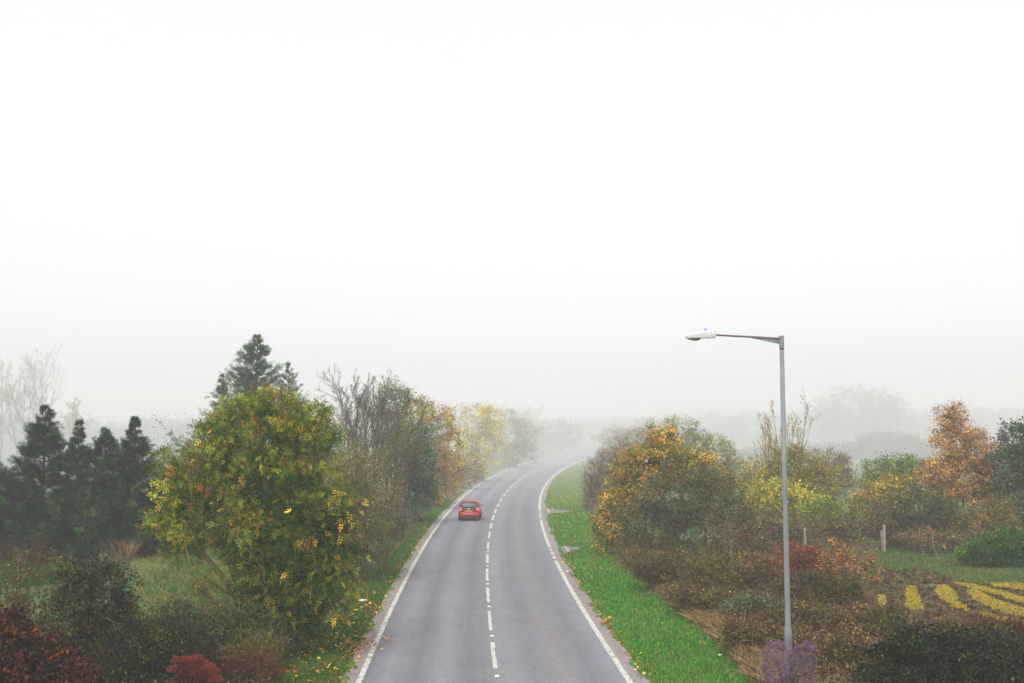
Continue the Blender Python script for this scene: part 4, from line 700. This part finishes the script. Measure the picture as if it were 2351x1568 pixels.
# ------------------------------------------------------------------ the lamp post
galv = noise_mat('galvanised_steel', [lin(118, 122, 126), lin(138, 141, 144), lin(150, 148, 144)], 3, .75, 8, .05, 60, (1, 1, .4), 0)
grime = noise_mat('lamp_housing', [lin(120, 120, 118), lin(202, 204, 204), lin(214, 216, 217), lin(218, 220, 221)], 16, .5, 12, .05, 50, (1, 1, 2))
armm = noise_mat('painted_arm', [lin(104, 88, 88), lin(134, 114, 112)], 6, .55)
dark_m = mat('dark_joint', lin(40, 40, 44), .7); bowl_m = mat('lamp_bowl', lin(150, 148, 140), .25, Transmission_Weight=.35, IOR=1.5)
LY = 30.0; lb = at(1811, 1551, LY); lb[2] = float(gz(lb[0], lb[1])); ltop = at(1796, 771, LY)[2]
lamp = thing('street_lamp', 'tall grey steel street lamp with one arm reaching left over the road', 'street lamp', lb)
def lathe(c, prof, S=20, axis=(0, 0, 1)):
    th = np.arange(S) * 2 * pi / S; ax = np.array(axis, float); h = np.array([0, 1., 0]) if abs(ax[1]) < .9 else np.array([1., 0, 0])
    a = unit(np.cross(ax, h)); b = np.cross(ax, a)
    V = np.array([np.array(c) + ax * z + r * (a * cos(t) + b * sin(t)) for r, z in prof for t in th])
    i = np.arange(len(prof) * S).reshape(len(prof), S); n = np.roll(i, -1, 1)
    return V, [np.stack([i[:-1], n[:-1], n[1:], i[1:]], -1).reshape(-1, 4), i[:1, ::-1], i[-1:]]
jz = at(1796, 800, LY)[2]
build('pole', [lathe(lb, [(.11, -.2), (.11, 1.5), (.085, 1.62), (.079, 2.5), (.075, 5), (.066, jz - .04)])], galv, lamp, lb, True)
build('pole_cap', [lathe((lb[0], lb[1], jz), [(.072, 0), (.072, ltop - jz - .012), (.07, ltop - jz)], 24)], galv, lamp, lb, False)
build('joint_ring', [lathe((lb[0], lb[1], jz - .04), [(.064, 0), (.064, .04)])], dark_m, lamp, lb, True)
a0 = at(1790, 777, LY); a0 = np.array([lb[0] - .06, LY, a0[2]]); a1 = np.array([at(1642, 768.5, LY)[0], LY, at(1642, 769, LY)[2]])
ad = unit(a1 - a0)
build('arm', [(*tubes(np.array([[a0, a0 * .5 + a1 * .5, a1 + ad * .15]]), np.array([[.032, .03, .028]]), 12),)], armm, lamp, lb, True)
g0 = a0 + [0, 0, -.02]; g1 = a0 + ad * .93 + [0, 0, -.02]; g2 = a0 + [0, 0, -.17]
gv = np.array([[*p] for p in (g0, g1, g2)]); gv = np.concatenate([gv + [0, -.012, 0], gv + [0, .012, 0]])
build('bracket', [(gv, [np.array([[0, 1, 2], [5, 4, 3]]), np.array([[0, 3, 4, 1], [1, 4, 5, 2], [2, 5, 3, 0]])])], galv, lamp, lb)
# lantern: domed housing narrowing to a flat tip, bowl beneath, sensor on top
hl = a1[0] - at(1572, 772, LY)[0]; secs = [(0, .10, .125, -.085), (.02, .115, .135, -.09), (.25, .135, .14, -.09), (.5, .14, .135, -.088), (.7, .125, .105, -.086), (.86, .09, .055, -.085), (.96, .05, .0, -.082), (1, .02, -.045, -.08)]
V = []; S = 16
for t, hw, zt, zb in secs:
    x = a1[0] - t * hl; zz = a1[2] - .01 * t
    for k in range(S):
        a = k / (S - 1) * pi
        V.append((x, LY - cos(a) * hw, zz + zb + .02 + (zt - zb - .02) * abs(sin(a)) ** .65))
V = np.array(V); i = np.arange(len(secs) * S).reshape(len(secs), S)
low = V.copy().reshape(len(secs), S, 3)[:, [0, -1]]; nb_ = len(V); lowv = low.reshape(-1, 3) - [0, 0, .02]
li = nb_ + np.arange(len(secs) * 2).reshape(-1, 2)
fs = [np.stack([i[:-1, :-1], i[1:, :-1], i[1:, 1:], i[:-1, 1:]], -1).reshape(-1, 4),
      np.stack([i[:-1, 0], li[:-1, 0], li[1:, 0], i[1:, 0]], -1), np.stack([i[:-1, -1], i[1:, -1], li[1:, 1], li[:-1, 1]], -1), np.stack([li[:-1, 0], li[:-1, 1], li[1:, 1], li[1:, 0]], -1),
      np.concatenate([i[0], li[0, ::-1]])[None], np.concatenate([i[-1, ::-1], li[-1]])[None]]
head = build('lamp_head', [(np.concatenate([V, lowv]), fs)], grime, lamp, lb, False)
V = []; 
for t in np.linspace(0, 1, 9):
    x = a1[0] - hl * (.5 + .45 * t); dp = .075 * (sin(pi * min(1, .12 + .88 * t ** .8)) ** .8); hw = .1 * (1 - .55 * t)
    for k in range(9):
        a = k / 8 * pi; V.append((x, LY - cos(a) * hw, a1[2] - .098 - .01 * t - dp * sin(a) ** .8))
i = np.arange(81).reshape(9, 9)
build('lamp_bowl', [(np.array(V), [np.stack([i[:-1, :-1], i[:-1, 1:], i[1:, 1:], i[1:, :-1]], -1).reshape(-1, 4)])], bowl_m, lamp, lb, True)
pc = (a1[0] - .33 * hl, LY, a1[2] + .135)
build('light_sensor', [lathe(pc, [(.045, 0), (.045, .015), (.036, .02), (.034, .055), (.02, .07), (.001, .072)])], mat('sensor_plastic', lin(150, 165, 215), .4), lamp, lb, True)

# ------------------------------------------------------------------ the red hatchback
red = mat('car_paint', lin(168, 2, 20), .42, Coat_Weight=.15, Coat_Roughness=.06, Metallic=.1)
fn = red.node_tree; nn_ = fn.nodes.new('ShaderNodeTexNoise'); nn_.inputs['Scale'].default_value = 3; mr_ = fn.nodes.new('ShaderNodeMapRange'); mr_.inputs['To Min'].default_value = .28; mr_.inputs['To Max'].default_value = .45
fn.links.new(nn_.outputs[0], mr_.inputs[0]); fn.links.new(mr_.outputs[0], fn.nodes['Principled BSDF'].inputs['Roughness'])
glass = mat('car_glass', lin(66, 78, 80), .12, Specular_IOR_Level=.25); black = mat('black_plastic', lin(26, 26, 28), .5); tyre_m = mat('tyre_rubber', lin(24, 24, 26), .8); rim_m = mat('alloy_rim', (.5, .5, .52), .3, Metallic=.9)
lamp_red = mat('lamp_red', lin(215, 34, 24), .15, Coat_Weight=.8); lamp_clear = mat('lamp_clear', lin(225, 205, 200), .15, Coat_Weight=.8); chrome = mat('chrome', (.8, .8, .82), .12, Metallic=1); plate_m = mat('plate_yellow', lin(240, 190, 40), .45); ink = mat('plate_ink', lin(20, 20, 22), .5); mir_m = mat('mirror_glass', lin(178, 184, 190), .1, Metallic=.7)
cy0 = 80.4; cx0 = at(1076, 1194, cy0)[0]
hd = -math.atan2(float(road_pt(.3, 84) - road_pt(.3, 80)), 4.0) - .012
car = thing('hatchback_car', 'small red hatchback driving away in the left lane', 'car', (cx0, cy0, .022), rz=hd)
def cbuild(name, parts, m, smooth=True, parent=None):
    o = build(name, parts, m, None, (0, 0, 0), smooth); o.parent = parent or car; return o
half = np.array([(0, .24), (.60, .24), (.78, .30), (.83, .42), (.845, .58), (.842, .74), (.82, .86), (.785, .93), (.70, .965), (.35, .975), (0, .98)])
stn = [(0.03, .90, .97, .12), (.0, .93, .99, .03), (.05, .97, 1.0, 0), (.2, .995, 1, 0), (.7, 1, 1, 0), (1.6, 1, 1, 0), (2.5, 1, 1, 0), (2.95, .99, .98, 0), (3.35, .965, .9, 0), (3.65, .91, .82, .02), (3.83, .82, .74, .06), (3.88, .7, .68, .1)]
V = []
for y, sx, sz, lift in stn:
    pts = np.concatenate([half, half[-2:0:-1] * [-1, 1]])
    for x, z in pts:
        zz = .24 + (z - .24) * sz if z > .58 else z + lift * (.58 - z) / .34
        yo = y + .05 * max(0, (z - .62) / .36) ** 2 * (1 if y < .3 else 0) * 2
        V.append((x * sx, yo, zz))
V = np.array(V); S = len(half) * 2 - 2; i = np.arange(len(V)).reshape(-1, S); n_ = np.roll(i, -1, 1)
lowf = [np.stack([i[:-1], n_[:-1], n_[1:], i[1:]], -1).reshape(-1, 4), i[:1, ::-1], i[-1:]]
vv = [0, .12, .3, .5, .7, .85, .95, 1.0]
def cabin(v): return .80 - .06 * v - .155 * v ** 2.2, .10 + .06 * v + .27 * v ** 1.8, 3.08 - 1.0 * v ** .9, .955 + .565 * v - (.03 * v ** 6)
def ring(v):
    hw, yr, yf, z = cabin(v); xs = np.linspace(-1, 1, 9)
    rear = [(x * hw, yr + .10 * abs(x) ** 3, z) for x in xs]; front = [(x * hw * .96, yf - .16 * abs(x) ** 2.5, z) for x in xs[::-1]]
    rs = [(hw * (1 + .01 * sin(pi * t)), yr + .10 + (yf - .16 - yr - .10) * t, z) for t in np.linspace(0, 1, 8)[1:-1]]
    lsd = [(-x, y, z) for x, y, z in rs[::-1]]
    return rear + rs + front + lsd
CVv = np.array([p for v in vv for p in ring(v)]); k_ = len(ring(0)); j = np.arange(len(vv) * k_).reshape(-1, k_); m_ = np.roll(j, -1, 1)
roof = np.array([[0, (cabin(1)[1] + cabin(1)[2]) / 2, cabin(1)[3] + .035]])
cabf = [np.stack([j[:-1], m_[:-1], m_[1:], j[1:]], -1).reshape(-1, 4), np.stack([j[-1], m_[-1], np.full(k_, len(CVv))], -1)]
body = cbuild('body', [(V, lowf), (np.concatenate([CVv, roof]), cabf)], red)
def rear_panel(name, x0, x1, v0, v1, m, off, shape=None, nx=11, ny=7, parent=None):
    P = []
    for b in np.linspace(0, 1, ny):
        v = v0 + (v1 - v0) * b; hw, yr, yf, z = cabin(v)
        for a in np.linspace(x0, x1, nx):
            x = a * (shape(b) if shape else 1); P.append((x * hw, yr + .10 * abs(x) ** 3 - off, z + off * .4))
    i = np.arange(nx * ny).reshape(ny, nx)
    return cbuild(name, [(np.array(P), np.stack([i[:-1, :-1], i[:-1, 1:], i[1:, 1:], i[1:, :-1]], -1).reshape(-1, 4))], m, True, parent)
seal = rear_panel('rear_window', -.93, .93, .10, .90, black, .008, lambda b: .62 + .38 * min(1, b * 3) - .10 * max(0, b - .75) * 4 * .5)
rear_panel('pane', -.83, .83, .20, .84, glass, .014, lambda b: .8 + .2 * min(1, b * 3) - .12 * max(0, b - .75) * 4 * .5, parent=seal)
def side_panel(sgn, t0, t1, v0, v1, m, off, name, parent=None):
    P = []; nx, ny = 6, 4
    for b in np.linspace(0, 1, ny):
        v = v0 + (v1 - v0) * b; hw, yr, yf, z = cabin(v)
        for t in np.linspace(t0, t1, nx): P.append((sgn * (hw * (1 + .01 * sin(pi * t)) + off), yr + .10 + (yf - .26 - yr) * t, z))
    i = np.arange(nx * ny).reshape(ny, nx); f = np.stack([i[:-1, :-1], i[:-1, 1:], i[1:, 1:], i[1:, :-1]], -1).reshape(-1, 4)
    return cbuild(name, [(np.array(P), f if sgn > 0 else f[:, ::-1])], m, True, parent)
for sgn in (-1, 1):
    side_panel(sgn, .20, .50, .10, .80, glass, .01, 'side_window'); side_panel(sgn, .53, .84, .10, .80, glass, .01, 'side_window')
    side_panel(sgn, .505, .525, .08, .82, black, .012, 'pillar_trim')
    # tail light: red lens above, clear lens below, wrapped round the corner
    for nm, mm, z0, z1 in (('tail_light', lamp_red, .90, 1.06), ('reversing_light', lamp_clear, .80, .895)):
        P = []
        for b in np.linspace(0, 1, 4):
            z = z0 + (z1 - z0) * b
            for a, yy in ((.60, .035), (.70, .04), (.78, .075), (.815, .16), (.80, .30)):
                P.append((sgn * (a + .012 - .16 * max(0, z - .93)), yy + .02 + .30 * max(0, z - .86) + .04 * max(0, (z - .62) / .36) ** 2 - .03, z))
        i = np.arange(20).reshape(4, 5); f = np.stack([i[:-1, :-1], i[:-1, 1:], i[1:, 1:], i[1:, :-1]], -1).reshape(-1, 4)
        cbuild(nm, [(np.array(P), f if sgn > 0 else f[:, ::-1])], mm)
    # door mirror
    mc = np.array([sgn * .93, 2.55, 1.02]); th = np.linspace(0, 2 * pi, 13)[:-1]
    rr = [(.0, .075, .05), (.02, .10, .075), (.09, .095, .07), (.13, .05, .03)]
    MV = np.array([(mc[0] + a * cos(t), mc[1] + y, mc[2] + b * sin(t)) for y, a, b in rr for t in th]); i = np.arange(48).reshape(4, 12); n2 = np.roll(i, -1, 1)
    mo = cbuild('door_mirror', [(MV, [np.stack([i[:-1], n2[:-1], n2[1:], i[1:]], -1).reshape(-1, 4), i[:1, ::-1], i[-1:]]), (*tubes(np.array([[mc + [-sgn * .17, .06, -.05], mc + [-sgn * .08, .06, -.02], mc + [0, .05, 0]]]), np.full((1, 3), .025), 6),)], black)
    cbuild('mirror_glass', [(np.array([(mc[0] + .085 * cos(t), mc[1] - .004, mc[2] + .06 * sin(t)) for t in th]), [np.arange(12)[None, ::-1]])], mir_m, False, mo)
    for y in (.62, 3.12):
        c0 = (sgn * .80, y, .305); sd = sgn
        wr = cbuild('wheel', [lathe((sd * .66, y, .295), [(.22, 0), (.285, .01), (.298, .04), (.298, .15), (.285, .18), (.21, .185)], 28, (sd, 0, 0))], tyre_m)
        cbuild('rim', [lathe((sd * .835, y, .295), [(.205, 0), (.195, .006), (.05, -.004), (.03, .008), (.001, .01)], 20, (sd, 0, 0))], rim_m, True, wr)
        am = 14; ar = [(sd * .848, y + .34 * cos(a), .295 + .34 * sin(a)) for a in np.linspace(-.35, pi + .35, am)]
        cbuild('wheel_arch', [(*tubes(np.array([ar]), np.full((1, am), .018), 6),)], black)
# bumper: proud ledge of the same red, dark valance, tow strip
def bar(name, pts, m, z0, z1, dpt):
    xs = np.array(pts); P = []
    for x, y in xs:
        for zz, dd in ((z0, dpt * .2), (z0 + .02, 0), (z1 - .03, 0), (z1, dpt)): P.append((x, y + dd, zz))
    i = np.arange(len(P)).reshape(-1, 4); cbuild(name, [(np.array(P), np.stack([i[:-1, :-1], i[1:, :-1], i[1:, 1:], i[:-1, 1:]], -1).reshape(-1, 4))], m)
cur = [(x, -.055 + .22 * abs(x / .86) ** 5) for x in np.linspace(-.855, .855, 17)]
bar('bumper', cur, red, .36, .66, .07); bar('bumper_lip', [(x * .86, y - .018) for x, y in cur], red, .44, .50, .04)
bar('valance', [(x * .95, y + .03) for x, y in cur], black, .2, .37, .02)
pl = [(x * .30, -.03) for x in np.linspace(-1, 1, 3)]
cbuild('plate_recess', [(np.array([(-.36, -.012, .68), (.36, -.012, .68), (.42, .03, .86), (-.42, .03, .86)]), np.array([[0, 1, 2, 3]]))], red, False)
pv = np.array([(-.26, -.03, .70), (.26, -.03, .70), (.26, -.012, .81), (-.26, -.012, .81)])
plate = cbuild('number_plate', [(np.concatenate([pv, pv + [0, .012, 0]]), np.array([[0, 1, 2, 3], [4, 7, 6, 5], [0, 4, 5, 1], [1, 5, 6, 2], [2, 6, 7, 3], [3, 7, 4, 0]]))], plate_m, False)
fc = bpy.data.curves.new('plate_letters', 'FONT'); fc.body = 'BK10 FWE'; fc.size = .105; fc.align_x = 'CENTER'; fc.align_y = 'CENTER'; fc.extrude = .001; fc.offset = .001
tmp = bpy.data.objects.new('tmp', fc); C.objects.link(tmp); me_ = bpy.data.meshes.new_from_object(tmp.evaluated_get(bpy.context.evaluated_depsgraph_get())); bpy.data.objects.remove(tmp)
lt = bpy.data.objects.new('plate_letters', me_); C.objects.link(lt); me_.materials.clear(); me_.materials.append(ink); lt.parent = plate; lt.location = (0, -.0245, .755); lt.rotation_euler = (pi / 2 - .16, 0, 0)
cbuild('hatch_trim', [(np.array([(-.44, -.0, .862), (.44, -.0, .862), (.5, .085, 1.01), (-.5, .085, 1.01)]), np.array([[0, 1, 2, 3]]))], black, False)
cbuild('badge', [lathe((0, -.012 + .045, .93), [(.035, 0), (.045, .008), (.03, .016), (.001, .018)], 14, (0, -1, .4))], chrome)
cbuild('wiper', [(*tubes(np.array([[(.22, .04, .98), (.14, .08, 1.07), (-.32, .085, 1.075)]]), np.full((1, 3), .013), 6),)], black)
cbuild('aerial', [(*tubes(np.array([[(0, .52, 1.52), (0, .44, 1.60), (0, .33, 1.74)]]), np.array([[.012, .006, .004]]), 6),)], black)
cbuild('spoiler', [(np.array([(-.5, .40, 1.478), (.5, .40, 1.478), (.55, .56, 1.535), (-.55, .56, 1.535), (-.5, .40, 1.455), (.5, .40, 1.455), (.55, .56, 1.5), (-.55, .56, 1.5)]), np.array([[0, 1, 2, 3], [4, 7, 6, 5], [0, 4, 5, 1], [1, 5, 6, 2], [3, 2, 6, 7], [0, 3, 7, 4]]))], red, False)

# ------------------------------------------------------------------ flower heads in the foreground
def flower_plant(name, label, cat, Y, heads, stem_col, flor_col, shape_flat, nper, fs_, base_px, dense):
    b = np.array([at(base_px, 1500, Y)[0], Y, 0.]); b[2] = float(gz(b[0], b[1])); root = thing(name, label, cat, b); wood = []
    hub = b + np.array([0, 0, .75])
    for k, (cx, cy_, r) in enumerate(heads):
        off = rng.uniform(-.35, .35); c = at(cx, cy_, Y + off); rr = r * Y / F
        foot = b + np.array([rng.normal() * .12, rng.normal() * .12, -.05])
        t = np.linspace(0, 1, 7)[:, None]; m1 = np.array([b[0] + (c[0] - b[0]) * .25, Y + off * .3, b[2] + (c[2] - b[2]) * .6]); low_ = c - [0, 0, rr * (.9 if not dense else .3)]
        wood.append((*tubes(((1 - t) ** 2 * foot + 2 * t * (1 - t) * m1 + t * t * low_)[None], np.linspace(.014, .006, 7)[None], 5), stem_col))
        nr = 36 if not dense else 26
        d = rdir(nr); d[:, 2] = np.abs(d[:, 2]) * (1.2 if not dense else .8) - (.15 if not dense else .1); d = unit(d); e = c + d * rr * np.array([1, 1, shape_flat])
        q = np.stack([np.repeat(low_[None], nr, 0), .5 * (low_ + e) + rng.normal(size=(nr, 3)) * .01, e], 1)
        rays = (*tubes(q, np.full((nr, 3), .003), 3), stem_col if dense else flor_col[0][1] * .7)
        n = int(nper * (r / 15) ** 2); i = rng.integers(0, nr, n)
        if dense: dd = rdir(n); dd[:, 2] = np.abs(dd[:, 2]) * 1.1 - .25; dd = unit(dd); pos = c + dd * rr * np.array([1, 1, shape_flat]) * (1 + .05 * rng.normal(size=(n, 1)) + .07 * np.sin(dd[:, :1] * 14 + k) * np.sin(dd[:, 1:2] * 13))
        else: pos = e[i] + rng.normal(size=(n, 3)) * rr * .17; dd = rdir(n)
        o3 = np.array([[1, 0, 0], [0, 1, 0], [-1, 0, 0], [0, -1, 0], [0, 0, 1], [0, 0, -1.]])
        sz = fs_ * rng.uniform(.6, 1.4, n)
        fv = pos[:, None] + sz[:, None, None] * o3
        f8 = np.array([[0, 1, 4], [1, 2, 4], [2, 3, 4], [3, 0, 4], [1, 0, 5], [2, 1, 5], [3, 2, 5], [0, 3, 5]])
        build('flower_head', [rays, (fv.reshape(-1, 3), (f8[None] + (np.arange(n) * 6)[:, None, None]).reshape(-1, 3), np.repeat(jitter(pick(flor_col, n), .2), 6, 0))], LEAF, root, b)
    build('stems', wood, BARK, root, b)
    return root
flower_plant('purple_flowers', 'airy dusty purple flower clump around the foot of the lamp post', 'flowers', 26.5,
             [(1775, 1487, 17), (1795, 1482, 15), (1760, 1503, 14), (1785, 1510, 19), (1812, 1500, 14), (1830, 1488, 10), (1852, 1482, 13), (1866, 1490, 10), (1840, 1512, 17), (1860, 1508, 13), (1815, 1525, 18), (1790, 1535, 18), (1765, 1538, 16), (1755, 1530, 10), (1845, 1535, 18), (1866, 1530, 11), (1825, 1550, 20), (1785, 1560, 19), (1760, 1558, 15), (1855, 1556, 18), (1810, 1575, 20), (1845, 1578, 18), (1770, 1580, 18), (1800, 1550, 14)],
             lin(72, 92, 52), [(3, lin(126, 100, 124)), (2, lin(104, 80, 104)), (1, lin(150, 122, 146))], .8, 130, .0095, 1806, False)
flower_plant('red_flowers', 'domed brick-red flower heads at the bottom left edge', 'flowers', 26.5,
             [(406, 1517, 13), (424, 1514, 12), (450, 1512, 14), (440, 1528, 17), (465, 1522, 12), (399, 1537, 15), (419, 1534, 14), (480, 1532, 14), (490, 1542, 14), (418, 1552, 14), (450, 1545, 18), (440, 1560, 16), (470, 1552, 17), (492, 1560, 16), (398, 1572, 12), (465, 1572, 18), (430, 1580, 15)],
             lin(86, 60, 50), [(3, lin(108, 48, 42)), (2, lin(86, 36, 34)), (1, lin(132, 68, 56))], .62, 620, .012, 446, True)

# ------------------------------------------------------------------ fence posts, litter, road sign, birds
wood_m = noise_mat('weathered_post', [lin(124, 112, 100), lin(168, 154, 138), lin(188, 176, 160)], 9, .9, 8, .4, 30, (4, 4, .6))
def post(label, xd, yb, yt, Y, wd, lean):
    b = at(xd, yb, Y); b[2] = 0.0; hgt = at(xd, yt, Y)[2]
    v = []
    for z, s in ((-.2, 1), (hgt * .5, .97), (hgt - .06, .93), (hgt, .6)):
        for a, c_ in ((-1, -1), (1, -1), (1, 1), (-1, 1)): v.append((b[0] + lean * z + a * wd * s / 2 + rng.normal() * .004, b[1] + c_ * wd * s / 2, z))
    i = np.arange(16).reshape(4, 4); n2 = np.roll(i, -1, 1)
    o = build('fence_post', [(np.array(v), [np.stack([i[:-1], n2[:-1], n2[1:], i[1:]], -1).reshape(-1, 4), i[-1:]])], wood_m, None, b)
    tag(o, label, 'post', 'weathered fence posts at the allotment edge')
post('tall pale wooden fence post, taller of the close pair', 2029, 1261, 1205, 60, .13, .02)
post('shorter brown fence post leaning against the tall pale one', 2026.5, 1255, 1218, 60.3, .15, -.04)
post('single short grey fence post just right of the lamp post', 1848, 1250, 1213, 58, .13, -.01)
def litter(label, xd, yd, s, col, cat='litter', flat=.35, z=.06, Y=None):
    p = hit(xd, yd) if Y is None else at(xd, yd, Y); p[2] = max(p[2], float(gz(p[0], p[1]))) + (z if Y is None else 0)
    th = np.arange(10) * 2 * pi / 10; v = []
    for ph in (-.8, -.3, .3, .8):
        for t in th: v.append((p[0] + s * cos(t) * cos(ph) * (1 + .25 * rng.normal()), p[1] + s * .7 * sin(t) * cos(ph) * (1 + .25 * rng.normal()), p[2] + s * flat * sin(ph) * (1 + .3 * rng.normal())))
    i = np.arange(40).reshape(4, 10); n2 = np.roll(i, -1, 1)
    o = build('litter', [(np.array(v), [np.stack([i[:-1], n2[:-1], n2[1:], i[1:]], -1).reshape(-1, 4), i[:1, ::-1], i[-1:]])], mat('litter_plastic', col, .4), None, p); tag(o, label, cat)
litter('crumpled white and pink wrapper on the grass right of the big tree', 832, 1386, .16, lin(225, 215, 218), z=.14)
litter('scrap of white paper under the arching bare twigs', 855, 1297, .16, lin(230, 230, 232), z=.14)
litter('flattened white cup on the verge grass near the purple flowers', 1652, 1512, .06, lin(235, 235, 235), z=.12)
litter('pale plastic bag caught in the golden leaved tree', 1483, 1058, .09, lin(170, 178, 192), 'bag', 1.0, 0, 57.9)
sp_ = hit(1262, 1042); k_s = float(sp_[1]) / 300
sg = thing('road_sign', 'tiny pale road sign on a thin pole at the misty bend', 'sign', sp_)
build('pole', [lathe(sp_, [(.07 * k_s, -.1), (.07 * k_s, 3.7 * k_s)], 8)], mat('pale_pole', lin(150, 150, 150), .5), sg, sp_)
sgv = np.array([(sp_[0] + a * k_s, sp_[1] - .15 + c_, sp_[2] + (3.9 + z) * k_s) for z in (-.17, .17) for a, c_ in ((-.5, -.02), (.5, -.02), (.5, .02), (-.5, .02))])
build('sign_plate', [(sgv, np.array([[0, 1, 5, 4], [1, 2, 6, 5], [2, 3, 7, 6], [3, 0, 4, 7], [4, 5, 6, 7], [3, 2, 1, 0]]))], mat('sign_face', lin(150, 160, 160), .5), sg, sp_)
def bird(label, xd, yd, Y, s, roll):
    c = at(xd, yd, Y); wv = []
    V = np.array([(0, -.5, 0), (.08, -.2, .05), (.08, .2, .05), (0, .5, .03), (-.08, .2, .05), (-.08, -.2, .05), (0, 0, -.09), (.55, .05, .22), (1, -.1, .12), (.5, -.2, .2), (-.55, .05, .22), (-1, -.1, .12), (-.5, -.2, .2), (0, 0, .1)]) * s
    ca, sa = cos(roll), sin(roll); V = np.stack([V[:, 0] * ca - V[:, 2] * sa, V[:, 1], V[:, 0] * sa + V[:, 2] * ca], 1) + c
    o = build('bird', [(V, [np.array([[0, 1, 6], [1, 2, 6], [2, 3, 6], [3, 4, 6], [4, 5, 6], [5, 0, 6], [0, 13, 1], [1, 13, 2], [2, 13, 3], [3, 13, 4], [4, 13, 5], [5, 13, 0]]), np.array([[2, 7, 9, 1], [4, 5, 12, 10]]), np.array([[7, 8, 9], [10, 12, 11]])])], mat('dark_feathers', lin(34, 32, 34), .8), None, c)
    tag(o, label, 'bird')
bird('dark bird gliding above the misty bend of the road', 1162, 990.5, 120, .35, .1)
bird('small dark bird flying in front of the great domed tree', 1978, 950.5, 90, .16, .3)

# ------------------------------------------------------------------ the mist: even air round camera and scene, sky outside
hx, hy0, hy1, hz0, hz1 = 1560, -95, 2150, -28, 74
hv = np.array([(x, y, z) for z in (hz0, hz1) for x, y in ((-hx, hy0), (hx, hy0), (hx, hy1), (-hx, hy1))])
hm = bpy.data.materials.new('mist'); hm.use_nodes = True; hn = hm.node_tree; hn.nodes.clear()
out = hn.nodes.new('ShaderNodeOutputMaterial'); pvn = hn.nodes.new('ShaderNodeVolumePrincipled')
pvn.inputs['Density'].default_value = HAZE_DENSITY; pvn.inputs['Density Attribute'].default_value = ''; pvn.inputs['Color Attribute'].default_value = ''; pvn.inputs['Temperature Attribute'].default_value = ''
pvn.inputs['Color'].default_value = HAZE_TINT; pvn.inputs['Anisotropy'].default_value = 0.0
hn.links.new(pvn.outputs[0], out.inputs['Volume'])
hz = build('haze', [(hv, np.array([[3, 2, 1, 0], [4, 5, 6, 7], [0, 1, 5, 4], [1, 2, 6, 5], [2, 3, 7, 6], [3, 0, 4, 7]]))], hm); hz['kind'] = 'stuff'; hz['label'] = 'pale even mist filling the air over road and fields'; hz['category'] = 'mist'
